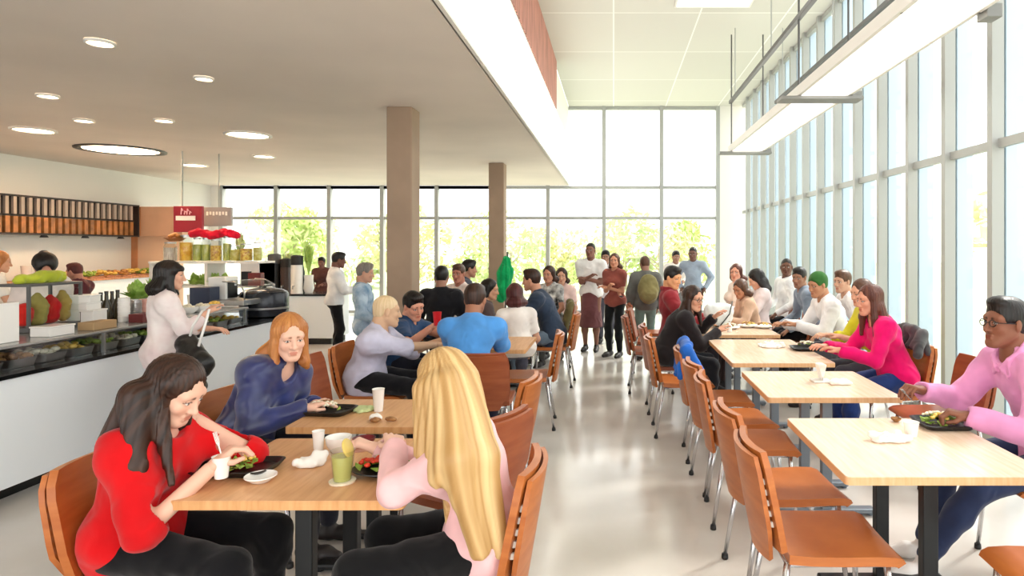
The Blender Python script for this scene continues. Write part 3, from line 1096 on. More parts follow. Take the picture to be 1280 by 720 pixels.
def make_hair(style, c, M, s, opts, neck):
    P = lambda x, y, z: c + M @ (V3(x, y, z) * s)
    S = Solid()
    thick = opts.get('thick', 0.0)
    S.el(P(0, -0.022, 0.040), V3(0.082 + thick, 0.100 + thick, 0.092 + thick) * s, M, 0.01)
    cutf = 0.050
    if style in ('short', 'crop', 'cap'):
        t = {'short': 0.004, 'crop': -0.004, 'cap': 0.006}[style]
        S.p = []
        S.el(P(0, -0.018, 0.040), V3(0.079 + t, 0.098 + t, 0.088 + t * 1.3) * s, M, 0.01)
        S.el(P(0, -0.055, -0.01), V3(0.062, 0.050, 0.060) * s, M, 0.02)
        if style == 'short':
            S.el(P(0.0, 0.035, 0.100), V3(0.062, 0.05, 0.032) * s, M, 0.02)
        # clear the face and the ears
        S.el(P(0, 0.105, -0.02), V3(0.085, 0.072, 0.088) * s, M, 0.012, '-')
        for q in (-1, 1):
            S.el(P(q * 0.09, 0.022, -0.030), V3(0.030, 0.050, 0.050) * s, M, 0.01, '-')
            S.el(P(q * 0.085, -0.006, -0.040), V3(0.022, 0.026, 0.045) * s, M, 0.01, '-')
    else:
        ln = opts.get('len', 0.30)
        # locks from the crown past the ears down to the back and shoulders
        if style in ('long', 'bob'):
            back = opts.get('back', V3(0, -1, 0))
            down = V3(0, 0, -1)
            for q in (-1, 1):
                S.rc(P(q * 0.062, -0.005, 0.045), P(q * 0.070, -0.012, -0.07), 0.028 * s, 0.026 * s, 0.03)
            S.rc(P(0, -0.06, 0.03), P(0, -0.07, -0.08), 0.062 * s, 0.058 * s, 0.04)
            for q, w0 in ((-1, 0.03), (-0.55, 0.042), (0, 0.045), (0.55, 0.042), (1, 0.03)):
                a = P(q * 0.066, -0.045 - 0.02 * (1 - abs(q)), -0.06)
                m = a + down * ln * 0.45 + back * (0.03 + 0.03 * (1 - abs(q))) * s + M[:, 0] * q * 0.018
                e = a + down * ln * (1.0 - 0.12 * abs(q)) + back * (0.035 + 0.02 * (1 - abs(q))) + M[:, 0] * q * 0.012
                S.rc(a, m, w0 * s, w0 * 1.05 * s, 0.03)
                S.rc(m, e, w0 * 1.05 * s, w0 * 0.34 * s, 0.03)
            if opts.get('front'):
                fl = opts['front']
                for q in (-1, 1):
                    a = P(q * 0.070, 0.012, -0.03)
                    m = P(q * 0.076, 0.022, -0.12) + down * 0.02
                    e = m + down * fl + M[:, 0] * q * 0.012 + unit(M[:, 1] * V3(1, 1, 0)) * opts.get('fwd', 0.02)
                    S.rc(a, m, 0.022 * s, 0.026 * s, 0.02)
                    S.rc(m, e, 0.028 * s, 0.016 * s, 0.02)
        if style in ('bun', 'pony'):
            S.rc(P(0, -0.05, 0.0), P(0, -0.07, -0.04), 0.055 * s, 0.04 * s, 0.03)
            if style == 'bun':
                S.el(P(0, -0.115, 0.075), V3(0.045, 0.040, 0.042) * s, M, 0.012)
            else:
                S.rc(P(0, -0.115, 0.03), P(0, -0.16, -0.03), 0.028 * s, 0.034 * s, 0.012)
                S.rc(P(0, -0.16, -0.03), P(0, -0.15, -0.03) + V3(0, 0, -ln), 0.034 * s, 0.015 * s, 0.012)
        for (a, b, ra, rb) in opts.get('locks', ()):
            S.rc(a, b, ra, rb, 0.03)
        # clear the face under the hairline
        S.el(P(0, 0.104, -0.030), V3(0.061, 0.074, 0.080) * s, M, 0.012, '-')
        if not opts.get('fringe'):
            S.el(P(0, 0.100, 0.020), V3(0.040, 0.060, 0.075) * s, M, 0.014, '-')
        if style in ('bun', 'pony'):
            for q in (-1, 1):
                S.el(P(q * 0.09, 0.016, -0.036), V3(0.030, 0.050, 0.055) * s, M, 0.01, '-')
        if opts.get('fringe'):
            S.el(P(0, 0.055, 0.058), V3(0.066, 0.035, 0.030) * s, M, 0.012)
    return S


N_PEOPLE = [0]


def person(label, head, yaw, seated=True, head_dir=(0, 10, 0), lean=None, side=0.0, twist=0.0, sex='f', skin=(0.86, 0.66, 0.55), hair='darkbrown', style='long', hopts=None,
           top=(0.9, 0.9, 0.9), sleeve='long', topmat=None, hem=0.10, loose=0.0, neck='crew', legs=(0.07, 0.07, 0.09), legkind='trousers', leglen=1.0, shoe=(0.15, 0.13, 0.13), rh=None, lh=None,
           rgrip='rest', lgrip='rest', rpole=None, lpole=None, rn=None, ln=None, near=False, feet=None, hip=0.585, scale=None, knee=0, arms=None, group=None, glasses=False, hidden_legs=False, rd=None, ld=None, hiplock=None):
    """head: (u, v, distance) of the head's middle in the photo, or a place. Hands are places in the world."""
    N_PEOPLE[0] += 1
    hopts = hopts or {}
    rz = R(yaw)
    tgt = at(*head)
    s = scale or (0.96 if sex == 'f' else 1.02)
    hz0 = hip if seated else 0.93

    def torso(lean_, s_, sp=1.0):
        hz = hz0 if seated else hz0 * s_
        pts = [V3(0, 0, hz)]
        tot = [0.45, 0.95, 1.2]
        lens = [0.15, 0.18, 0.17]
        ups = []
        for a, l in zip(tot, lens):
            up = np.array(Matrix.Rotation(R(side * a), 3, 'Y') @ Matrix.Rotation(R(-lean_ * a), 3, 'X'))[:, 2]
            ups.append(up)
            pts.append(pts[-1] + up * l * s_ * sp)
        M = rotm(*head_dir)
        nd = unit(ups[2] * 0.6 + V3(0, 0.18, 0.55))
        skull = pts[3] + nd * 0.068 * s_
        hc = skull + M @ (V3(0, 0.030, 0.100) * s_)
        return pts, ups, skull, hc, M
    sp = 1.0
    if seated:
        if lean is None:
            lo_, hi_ = -6.0, 60.0
            for _ in range(22):
                mid = (lo_ + hi_) / 2
                if torso(mid, s)[3][2] > tgt.z:
                    lo_ = mid
                else:
                    hi_ = mid
            lean = min(mid, 30.0)
        lo_, hi_ = 0.70, 1.12
        for _ in range(20):
            sp = (lo_ + hi_) / 2
            if torso(lean, s, sp)[3][2] < tgt.z:
                lo_ = sp
            else:
                hi_ = sp
    else:
        lean = lean or 0
        if scale is None:
            lo_, hi_ = 0.82, 1.14
            for _ in range(20):
                mid = (lo_ + hi_) / 2
                if torso(lean, mid)[3][2] < tgt.z:
                    lo_ = mid
                else:
                    hi_ = mid
            s = mid
    pts, ups, skull, hc, M = torso(lean, s, sp)
    c_, s_n = math.cos(rz), math.sin(rz)
    loc = (tgt.x - (c_ * hc[0] - s_n * hc[1]), tgt.y - (s_n * hc[0] + c_ * hc[1]), 0)
    W = lambda p: None if p is None else world2local(p, loc, rz)
    hz = pts[0][2]
    # frames along the trunk
    Tw = np.array(Matrix.Rotation(R(twist), 3, 'Z'))
    right = unit(np.cross(Tw @ V3(0, 1, 0), ups[2]))
    fwd = np.cross(ups[2], right)
    Ch = np.stack([right, fwd, ups[2]], 1)
    r0 = unit(np.cross(V3(0, 1, 0), ups[0]))
    Pe = np.stack([r0, np.cross(ups[0], r0), ups[0]], 1)
    r1 = unit(r0 + right)
    Wa = np.stack([r1, np.cross(ups[1], r1), ups[1]], 1)
    fem = sex == 'f'
    shw = (0.148 if fem else 0.178) * s
    sh = {q: pts[3] - ups[2] * 0.055 * s + right * q * shw + fwd * 0.01 for q in (-1, 1)}
    # legs
    hipj, kneej, ank = {}, {}, {}
    for q in (-1, 1):
        hipj[q] = V3(q * 0.092 * s, 0, hz - 0.02)
        if feet is not None:
            f = W(feet[0] if q > 0 else feet[1])
        elif seated:
            f = V3(q * 0.11, 0.40, 0.085)
        else:
            f = V3(q * 0.085, 0.01, 0.085)
        pole = V3(q * (0.15 + knee), 0.9, 0.7) if seated else V3(q * 0.1, 1, 0)
        L1, L2 = (0.44 * s, 0.43 * s) if seated else ((hz - 0.02 - 0.085) * 0.51, (hz - 0.02 - 0.085) * 0.50)
        kneej[q], ank[q] = ik(hipj[q], f, L1, L2, pole)
    # arms
    elb, wri, hd = {}, {}, {}
    for q, tg_, pl in ((1, rh, rpole), (-1, lh, lpole)):
        if tg_ is None and arms:
            dx, dy, dz = {'cross': (-0.04 * q, 0.20 + 0.025 * q, -0.20 + 0.02 * q), 'front': (0.10 * q, 0.34, -0.28), 'face': (0.06 * q, 0.26, 0.06), 'hips': (0.22 * q, 0.02, -0.42),
                          'mid': (0.07 * q, 0.30, -0.12)}[arms if isinstance(arms, str) else arms[0 if q > 0 else 1]]
            tl = pts[3] - ups[2] * 0.055 * s + V3(dx, dy, dz) * s
        elif tg_ is None:
            tl = sh[q] + V3(q * 0.05, 0.24, -0.40) if seated else sh[q] + V3(q * 0.05, 0.05, -0.50 * s)
        else:
            tl = W(tg_)
        pole = V3(q * 0.5, -0.35, -0.8) if pl is None else np.array(pl, float)
        elb[q], wri[q] = ik(sh[q], tl, 0.285 * s, 0.255 * s, pole)
        hd[q] = unit(wri[q] - elb[q])

    def trunk(S, g=0.0, lo=0.0):
        k = 0.06
        S.el(pts[0] + Pe @ V3(0, -0.012, 0.0), V3((0.172 if fem else 0.165) * s + g, 0.118 * s + g, 0.125 * s + g), Pe, k)
        S.el(pts[1] + ups[0] * -0.01, V3((0.115 if fem else 0.138) * s + g + lo, 0.092 * s + g + lo, 0.14 * s), Wa, k)
        S.el(pts[2] + ups[2] * 0.015, V3((0.130 if fem else 0.158) * s + g + lo * 0.6, 0.105 * s + g + lo * 0.6, 0.155 * s + g), Ch, k)
        if fem:
            for q in (-1, 1):
                S.el(pts[2] + Ch @ (V3(q * 0.068, 0.085, -0.01) * s), V3(0.058, 0.055, 0.060) * s + g, Ch, 0.035)
        S.rc(sh[-1] + right * 0.03, sh[1] - right * 0.03, 0.054 * s + g, 0.054 * s + g, 0.05)
        for q in (-1, 1):
            S.rc(pts[3] - ups[2] * 0.018, sh[q] - ups[2] * 0.004, 0.050 * s + g, 0.044 * s + g, 0.05)
        S.rc(pts[3] - ups[2] * 0.04 - fwd * 0.01, pts[3] + ups[2] * 0.01, 0.078 * s + g, 0.055 * s + g, 0.05)

    def arm(S, q, g=0.0, to=2.0, k=0.03, flare=0.0):
        r = 0.040 if fem else 0.048
        S.rc(sh[q], elb[q] if to >= 1 else sh[q] + (elb[q] - sh[q]) * to, (r + 0.008) * s + g, (r - 0.006) * s + g + flare, k)
        if to > 1:
            e = elb[q] + (wri[q] - elb[q]) * min(1, to - 1)
            S.rc(elb[q], e, (r - 0.007) * s + g, (0.027 + (r - 0.033) * (2 - min(2, to))) * s + g + flare, min(k, 0.022))

    def leg(S, q, g=0.0, to=2.0, k=0.04, flare=0.0):
        S.rc(hipj[q], kneej[q], 0.086 * s + g, 0.058 * s + g, k)
        if to > 1:
            e = kneej[q] + (ank[q] - kneej[q]) * min(1, to - 1)
            S.rc(kneej[q], kneej[q] + (e - kneej[q]) * 0.4, 0.056 * s + g, 0.054 * s + g + flare * 0.4, k)
            S.rc(kneej[q] + (e - kneej[q]) * 0.4, e, 0.054 * s + g + flare * 0.4, (0.040 if to < 1.9 else 0.036) * s + g + flare, k)
    hb = 0.007 if near else 0.013
    hh = 0.0036 if near else 0.0075
    # ---- the body: one skin-covered figure
    B = Solid()
    trunk(B, -0.014)
    neck_r = (0.050 if fem else 0.058) * s
    B.rc(pts[3] - ups[2] * 0.02, skull + M @ (V3(0, -0.012, 0.035) * s), neck_r + 0.006, neck_r, 0.035)
    for q in (-1, 1):
        arm(B, q, 0.0 if sleeve != 'long' else -0.007)
        leg(B, q, -0.012 if legkind == 'trousers' else -0.004, 1.97)
    # stop the coarse mesh inside the head and past the wrist; finer ones carry on
    Hd = Solid()
    Hd.rc(pts[3] - ups[2] * 0.02, skull + M @ (V3(0, -0.012, 0.035) * s), neck_r + 0.006, neck_r, 0.035)
    head_prims(Hd, hc, M, s, sex, ears=style not in ('long', 'bob') or hopts.get('ears', False))
    bodies = [B.mesh(hb)]
    base = np.array(lin(skin))
    cols = [np.tile(base, (len(bodies[0][0]), 1))]
    hv = Hd.mesh(hh)
    bodies.append(hv)
    brow = {'blonde': (0.55, 0.40, 0.24), 'sand': (0.62, 0.48, 0.34), 'ginger': (0.5, 0.3, 0.18), 'grey': (0.4, 0.37, 0.35)}.get(hair, (0.12, 0.08, 0.07))
    cols.append(paint_head(hv[0], hc, M, s, skin, brow, (0.16, 0.10, 0.08)))
    for q, gp, nn, dd in ((1, rgrip, rn, rd), (-1, lgrip, ln, ld)):
        n = np.array([0, 0.15, -1.0]) if nn is None else np.array(nn, float)
        if abs(unit(n) @ hd[q]) > 0.92:
            n = V3(-q, 0.3, 0)
        d = hd[q] if dd is None else unit(np.array(dd, float))
        # thumb side: for palm n and finger direction d the thumb of the right hand lies along n x d
        m = hand_solid(wri[q] + hd[q] * 0.01, d, n, -q, gp, s).mesh(0.0034 if near else 0.006)
        bodies.append(m)
        cols.append(np.tile(base, (len(m[0]), 1)))
    body = np_obj('person', bodies, SKIN, None, cols)
    body.location = loc
    body.rotation_euler = (0, 0, rz)
    tag(body, label, 'person', group)
    # ---- clothes
    gh = 0.008 if near else 0.014
    ph = N_PEOPLE[0] * 1.7
    fa = 0.0050 if near else 0.0042
    if top is not None:
        S = Solid()
        g = 0.011
        trunk(S, g, loose)
        S.el(pts[0] + Pe @ V3(0, -0.012, 0.0), V3((0.172 if fem else 0.165) * s + g + 0.010, 0.118 * s + g + 0.010, 0.135 * s), Pe, 0.05)
        to = {'long': 1.97, 'mid': 1.55, 'elbow': 1.06, 'short': 0.62, 'none': 0.12}[sleeve]
        for q in (-1, 1):
            arm(S, q, g + (0.003 if sleeve in ('short', 'elbow') else 0.002) + loose * 0.5, to, 0.06, 0.006 if sleeve in ('short', 'mid', 'elbow') else 0.003)
            if to < 1:
                e_, dv, rr = sh[q] + (elb[q] - sh[q]) * to, unit(elb[q] - sh[q]), 0.075
            else:
                e_, dv, rr = elb[q] + (wri[q] - elb[q]) * (to - 1), unit(wri[q] - elb[q]), 0.055
            S.rc(e_ + dv * (0.012 + rr), e_ + dv * (0.012 + rr + 0.02), rr, rr, 0.004, '-')
        hemp = pts[0] - ups[0] * hem * s
        if hem > 0.1:
            S.rc(pts[0] - ups[0] * 0.02, pts[0] - ups[0] * hem + V3(0, 0.02, 0), 0.135 * s + g, 0.14 * s + g, 0.05)
        nk = {'crew': (0.062, 0.085, 0.01), 'scoop': (0.078, 0.10, -0.03), 'v': (0.055, 0.12, -0.05), 'shirt': (0.058, 0.075, 0.005), 'high': (0.03, 0.03, 0.05)}[neck]
        S.el(pts[3] + Ch @ (V3(0, 0.035, nk[2] + 0.05) * s), V3(nk[0], nk[1], 0.065) * s, Ch, 0.008, '-')
        mods = [folds(fa, 1.0, ph)]
        if hem <= 0.2:
            mods.append(plane_cut(hemp, -ups[0]))
        o = np_obj('top', [S.mesh(gh, mods)], topmat or cloth('%02x%02x%02x' % tuple(int(x * 255) for x in top), top), body)
        if neck == 'shirt':
            K = Solid()
            Q = lambda x, y, z: pts[3] + Ch @ (V3(x, y, z) * s)
            for q in (-1, 1):
                ring = [Q(0, -0.072, 0.058), Q(q * 0.052, -0.052, 0.056), Q(q * 0.076, 0.004, 0.046), Q(q * 0.060, 0.062, 0.026), Q(q * 0.020, 0.094, -0.006)]
                for i in range(4):
                    K.rc(ring[i], ring[i + 1], 0.013, 0.013, 0.008)
                    K.rc(ring[i] - ups[2] * 0.022, ring[i + 1] - ups[2] * 0.022, 0.014, 0.014, 0.008)
                K.rc(ring[4], Q(q * 0.056, 0.104, -0.046), 0.011, 0.008, 0.008)
                K.rc(ring[3], Q(q * 0.066, 0.096, -0.036), 0.011, 0.008, 0.008)
            np_obj('collar', [K.mesh(0.006 if near else 0.010)], o.data.materials[0], o)
    if not hidden_legs:
        S = Solid()
        g = 0.005
        S.el(pts[0] + Pe @ V3(0, -0.012, 0.0), V3((0.172 if fem else 0.165) * s + g, 0.118 * s + g, 0.125 * s + g), Pe, 0.05)
        if legkind == 'trousers':
            for q in (-1, 1):
                leg(S, q, g, leglen * 1.93 if leglen <= 1 else 1.95, 0.04, 0.006 if leglen > 0.9 else 0.012)
            nm = 'trousers'
        else:
            if seated:
                for q in (-1, 1):
                    leg(S, q, g + 0.006, 1.02, 0.06)
                S.rc((hipj[1] + hipj[-1]) / 2, (kneej[1] + kneej[-1]) / 2, 0.07, 0.055, 0.07)
            else:
                S.rc(pts[0] - V3(0, 0, 0.05), V3(0, 0.01, hz - 0.48 * leglen), 0.14 * s, 0.19 * s, 0.06)
            nm = 'skirt'
        mods = [folds(fa * 0.6, 1.2, ph + 1), plane_cut(pts[0] + ups[0] * 0.09 * s, V3(0, -0.35, 1) if seated else ups[0])]
        if legkind != 'trousers' and not seated:
            mods.append(plane_cut(V3(0, 0, hz - 0.46 * leglen), V3(0, 0, -1)))
        np_obj(nm, [S.mesh(gh, mods)], cloth('%02x%02x%02x' % tuple(int(x * 255) for x in legs), legs), body)
        for q in (-1, 1):
            S = Solid()
            f = V3(q * 0.12, 1, 0)
            f = unit(f)
            a = ank[q]
            S.rc(V3(a[0], a[1], 0.042) - f * 0.035, V3(a[0], a[1], 0.036) + f * 0.09, 0.038, 0.036, 0.03)
            S.rc(V3(a[0], a[1], 0.034) + f * 0.09, V3(a[0], a[1], 0.026) + f * 0.155, 0.038, 0.026, 0.03)
            S.rc(V3(a[0], a[1], 0.05), a, 0.040, 0.037, 0.02)
            z0 = min(0.0, a[2] - 0.085)
            np_obj('shoe', [S.mesh(0.007 if near else 0.012, [plane_cut(V3(0, 0, 0.002), V3(0, 0, -1))])], mat('shoe_%02x%02x%02x' % tuple(int(x * 255) for x in shoe), shoe, rough=0.5), body)
    if style != 'none':
        if hopts.get('back') is not None:
            hopts['back'] = np.array(hopts['back'], float)
        if 'locks' in hopts:
            hopts['locks'] = [(W(a), W(b), ra, rb) for a, b, ra, rb in hopts['locks']]
        S = make_hair(style, hc, M, s, hopts, pts[3])
        a = 0.0018 if style in ('long', 'bob') else 0.0012
        hv = S.mesh(0.0052 if near else 0.010, [strand(hc, M, s, a)] if style != 'cap' else [])
        if style == 'cap':
            np_obj('cap', [hv], cloth('cap_' + hair, hopts['col']), body)
        else:
            np_obj('hair', [hv], HAIRM, body, [hair_tone(hv[0], hc, M, s, hair, N_PEOPLE[0])])
    if glasses:
        G = MB()
        P = lambda x, y, z: hc + M @ (V3(x, y, z) * s)
        for q in (-1, 1):
            G.tube([P(q * 0.031 + 0.021 * math.cos(t), 0.098 - 0.004 * abs(math.cos(t)), 0.001 + 0.016 * math.sin(t)) for t in np.linspace(0, 6.283, 15)], 0.0022, 6)
            G.tube([P(q * 0.052, 0.094, 0.006), P(q * 0.076, 0.05, 0.006), P(q * 0.080, -0.01, 0.004)], 0.002, 6)
        G.tube([P(-0.010, 0.100, 0.004), P(0.010, 0.100, 0.004)], 0.0022, 6)
        G.build('glasses', M_BLACK, body)
    info = dict(obj=body, loc=loc, rz=rz, hc=hc, M=M, s=s, wri=wri, hd=hd, elb=elb, pts=pts, sh=sh, lean=lean, Ch=Ch, ups=ups)
    if DEBUG:
        Wd = lambda p: tuple(round(float(x), 2) for x in (c_ * p[0] - s_n * p[1] + loc[0], s_n * p[0] + c_ * p[1] + loc[1], p[2]))
        print('PERSON', label[:40], 'pelvis', Wd(pts[0]), 's %.2f lean %.0f sp %.2f' % (s, lean, sp), 'sh', Wd(sh[-1]), Wd(sh[1]), 'wr', Wd(wri[-1]), Wd(wri[1]), 'dz %.2f' % (hc[2] - tgt.z))
    return info
DEBUG = False
# ---------------- the six large figures
red = person('woman in a bright red sweater with long dark hair, eating at the nearest left table', (221, 488, 2.27), -90,
             head_dir=(-4, 32, 2), skin=(0.90, 0.71, 0.62), hair='darkbrown', style='long', hopts=dict(len=0.26, front=0.15, fwd=0.0, back=(0, -0.6, 0), locks=[((-1.66, 2.17, 1.08), (-1.62, 2.11, .86), .05, .032), ((-1.62, 2.11, .86), (-1.575, 2.10, .73), .032, .010), ((-1.60, 2.2, 1.0), (-1.53, 2.16, .78), .03, .010), ((-1.68, 2.2, 1.08), (-1.75, 2.16, .93), .05, .03)]),
             top=(0.80, 0.05, 0.08), sleeve='elbow', hem=0.17, lean=9, hip=0.565, loose=0.022, neck='scoop', legs=(0.045, 0.045, 0.06), leglen=0.72, shoe=(0.12, 0.12, 0.13),
             rh=at(262, 587, 2.22), rgrip='pinch', rpole=(0.6, -0.6, -0.6), lh=(-1.61, 2.41, 0.93), lpole=(-0.45, 0.22, -0.85), lgrip='cup', ln=(0.2, -1, 0.2), near=True)
navy = person('woman in a shiny navy top with ginger hair, sitting at the second left table', (362, 421, 3.27), -90,
              head_dir=(-48, 12, 0), skin=(0.92, 0.74, 0.65), hair='ginger', style='bob', hopts=dict(len=0.10, front=0.03, fwd=0.0),
              top=(0.10, 0.13, 0.33), topmat=creases(mat('satin_navy', (0.10, 0.12, 0.30), rough=0.36, col2=(0.17, 0.22, 0.46), scale=6, sheen=0.3), 0.8, 7), sleeve='long', hem=0.13, loose=0.022, neck='v', legs=(0.16, 0.16, 0.20),
              rh=at(378, 512, 3.2), rgrip='rest', lh=at(392, 506, 3.38), lgrip='rest', near=True, twist=-18)
blonde = person('woman with very long straight blonde hair and pale pink shirt at the nearest table', (553, 480, 2.28), 90,
                head_dir=(-28, 18, 0), skin=(0.93, 0.76, 0.68), hair='blonde', style='long', hopts=dict(len=0.52, thick=0.006, back=(0, -1.0, 0), front=0.10, fwd=0.0,
                locks=[((-.58, 2.18, 1.12), (-.52, 2.07, .90), .060, .066), ((-.52, 2.07, .90), (-.44, 2.05, .60), .066, .03), ((-.54, 2.24, 1.12), (-.46, 2.13, .88), .06, .066),
                       ((-.46, 2.13, .88), (-.38, 2.10, .58), .066, .03), ((-.66, 2.19, 1.10), (-.65, 2.12, .90), .045, .028), ((-.61, 2.19, 1.10), (-.58, 2.06, .84), .055, .035)]), top=(0.91, 0.73, 0.74), sleeve='long', hem=0.13, loose=0.016, neck='shirt', legs=(0.05, 0.05, 0.06), lean=15, hip=0.57,
                lh=(-0.83, 2.36, 0.83), lpole=(-0.5, 0.45, -0.6), rh=(-0.92, 2.46, 0.80), rgrip='hold', lgrip='rest', near=True, twist=10)
pink = person('man in a light pink shirt and dark glasses, sitting by the window', (1256, 404, 3.1), 90,
              head_dir=(10, -2, 0), sex='m', skin=(0.52, 0.33, 0.25), hair='black', style='short', top=(0.86, 0.58, 0.76), sleeve='long', neck='shirt', hem=0.13, loose=0.018,
              legs=(0.16, 0.20, 0.32), shoe=(0.92, 0.91, 0.90), lh=(1.68, 2.93, 0.80), lgrip='hold', rh=(1.62, 3.26, 0.85), rgrip='pinch', near=True, glasses=True,
              feet=((1.60, 3.22, 0.085), (1.50, 3.02, 0.085)))
magenta = person('woman in a bright magenta jacket with long dark brown hair, seated by the windows', (1086, 375, 4.9), 90,
                 head_dir=(14, 8, 0), skin=(0.84, 0.60, 0.50), hair='chestnut', style='long', hopts=dict(len=0.26, front=0.14, fwd=0.0), top=(0.90, 0.05, 0.42), sleeve='long', hem=0.12, neck='scoop', loose=0.015,
                 legs=(0.14, 0.23, 0.46), lh=(1.76, 4.80, 0.80), rh=(1.72, 5.02, 0.80), near=True)
bluem = person('man in a bright blue shirt seen from behind, leaning on his table', (594, 375, 4.95), 6,
               head_dir=(-10, 12, 0), sex='m', skin=(0.66, 0.45, 0.35), hair='darkbrown', style='short', top=(0.33, 0.60, 0.88), sleeve='elbow', hem=0.13, neck='crew', loose=0.012,
               legs=(0.12, 0.13, 0.20), lh=(-1.24, 5.30, 0.80), rh=(-1.0, 5.34, 0.80), near=True)

# ---------------- window side tables, further back
GS = 'diners seated at the window side tables'
person('person in a yellow top, half hidden behind the magenta jacket woman', (1076, 366, 5.6), 90, head_dir=(20, 12, 0), hair='brown', style='bob', hopts=dict(len=0.1), top=(0.84, 0.80, 0.20), sleeve='mid', loose=0.015,
       lh=(1.98, 5.42, 0.82), rh=(1.95, 5.66, 0.80), legs=(0.25, 0.25, 0.3), group=GS)
person('person in a white shirt wearing a green cap at the window side', (1022, 356, 6.35), 90, head_dir=(25, 14, 0), sex='m', skin=(0.72, 0.52, 0.40), style='cap', hopts=dict(col=(0.22, 0.42, 0.20)), hair='green', top=(0.93, 0.92, 0.93), sleeve='long', loose=0.02,
       lh=(1.84, 6.22, 0.82), rh=(1.80, 6.5, 0.80), legs=(0.3, 0.3, 0.34), group=GS)
person('person in a white shirt with short brown hair, behind the green cap diner', (1053, 352, 7.0), 90, head_dir=(30, 5, 0), sex='m', skin=(0.80, 0.62, 0.52), hair='brown', style='short', top=(0.94, 0.92, 0.94), sleeve='long', group=GS, legs=(.3, .3, .35))
person('woman with long dark hair and pale blouse reading at the crowded table', (945, 349, 7.65), 90, head_dir=(-8, 30, 0), skin=(0.86, 0.66, 0.55), hair='black', style='long', hopts=dict(len=0.22), top=(0.90, 0.84, 0.84), sleeve='long', loose=0.02,
       lh=(1.42, 7.5, 0.82), rh=(1.42, 7.75, 0.82), legs=(.25, .22, .25), group=GS)
person('brown haired child leaning over the crowded table beside the dark haired woman', (925, 361, 7.17), 96, head_dir=(30, 22, 0), skin=(0.72, 0.50, 0.38), hair='brown', style='bob', hopts=dict(len=0.05), top=(0.80, 0.66, 0.56), sleeve='long', scale=0.86,
       lh=(1.25, 6.95, 0.80), rh=(1.26, 7.2, 0.84), group=GS, legs=(.3, .25, .25))
person('person with reddish brown hair at the far end of the window side tables', (920, 341, 8.4), 92, head_dir=(60, 0, 0), skin=(0.86, 0.62, 0.52), hair='chestnut', style='bob', hopts=dict(len=0.06), top=(0.93, 0.86, 0.82), sleeve='long', group=GS)
person('person with dark hair and grey blue top beside the window wall', (999, 347, 7.7), 88, head_dir=(50, 8, 0), sex='m', skin=(0.62, 0.45, 0.36), hair='black', style='short', top=(0.52, 0.57, 0.64), sleeve='long', group=GS)
person('person in white with a dark beard by the far window wall', (983, 334, 8.8), 100, head_dir=(60, 0, 0), sex='m', skin=(0.42, 0.28, 0.22), hair='black', style='crop', top=(0.92, 0.93, 0.95), sleeve='long', group=GS)
person('woman in a black cardigan and glasses with long dark hair, on the aisle', (867, 373, 5.95), -90, head_dir=(-48, 10, 0), skin=(0.80, 0.60, 0.50), hair='darkbrown', style='long', hopts=dict(len=0.24, front=0.12), top=(0.12, 0.10, 0.11), sleeve='long', loose=0.02,
       rh=(0.98, 5.90, 0.80), lh=(0.98, 6.15, 0.90), legs=(0.13, 0.14, 0.17), glasses=True, group=GS)
person('man in a maroon shirt with a sunlit face, on the aisle side', (841, 347, 7.0), -90, head_dir=(-40, 14, 0), sex='m', skin=(0.90, 0.66, 0.48), hair='black', style='short', top=(0.55, 0.17, 0.20), sleeve='long', loose=0.015, neck='shirt',
       rh=(1.0, 6.7, 0.80), lh=(1.02, 7.1, 0.80), legs=(0.2, 0.2, 0.24), group=GS)
# ---------------- left tables
GM = 'diners seated at the left tables'
person('man in a lavender grey shirt with a pale shaved head', (484, 389, 4.95), -90, head_dir=(28, 6, 0), sex='m', skin=(0.84, 0.68, 0.55), hair='sand', style='crop', top=(0.78, 0.77, 0.85), sleeve='elbow', loose=0.012, lean=18, hem=0.13, neck='shirt',
       rh=(-1.46, 5.12, 0.80), lh=(-1.48, 5.34, 0.80), legs=(0.07, 0.07, 0.09), near=True, group=GM)
yng = person('young man in a navy shirt drinking from a red cup', (517, 393, 5.6), -90, head_dir=(-40, 20, 6), sex='m', skin=(0.84, 0.60, 0.50), hair='black', style='short', top=(0.16, 0.27, 0.42), sleeve='short', loose=0.012, lean=20,
             rh=(-1.52, 5.20, 0.93), rgrip='cup', lh=(-1.22, 5.55, 0.80), legs=(0.12, 0.13, 0.18), near=True, rpole=(0.8, 0.2, -0.6), group=GM)
person('man in a dark navy sweater in profile, left of the aisle', (664, 350, 7.3), 90, head_dir=(-10, 6, 0), sex='m', skin=(0.80, 0.58, 0.47), hair='darkbrown', style='short', top=(0.20, 0.25, 0.33), sleeve='long', loose=0.025, hem=0.13,
       legs=(0.45, 0.52, 0.60), rh=(-1.3, 7.5, 0.80), lh=(-1.3, 7.1, 0.80), group=GM)
person('person with dark reddish hair and white top beside the navy sweater man', (643, 369, 6.45), 20, head_dir=(10, 12, 0), hair='maroon', style='bob', hopts=dict(len=0.06), top=(0.93, 0.90, 0.88), sleeve='short', group=GM, skin=(0.80, 0.60, 0.50), legs=(.3, .3, .35), lean=10)
person('dark haired diner just behind the blue shirt man', (613, 362, 7.2), -70, head_dir=(-25, 10, 0), hair='black', style='bob', hopts=dict(len=0.08), top=(0.36, 0.30, 0.30), sleeve='long', group=GM, skin=(0.82, 0.62, 0.50), legs=(.2, .2, .22), lean=10)
person('person in black seen from behind, left of the blue shirt man', (552, 346, 7.4), 0, head_dir=(10, 5, 0), sex='m', hair='black', style='short', top=(0.10, 0.10, 0.12), sleeve='long', group=GM, skin=(0.66, 0.48, 0.4), loose=0.02, legs=(.1, .1, .12), lean=8)
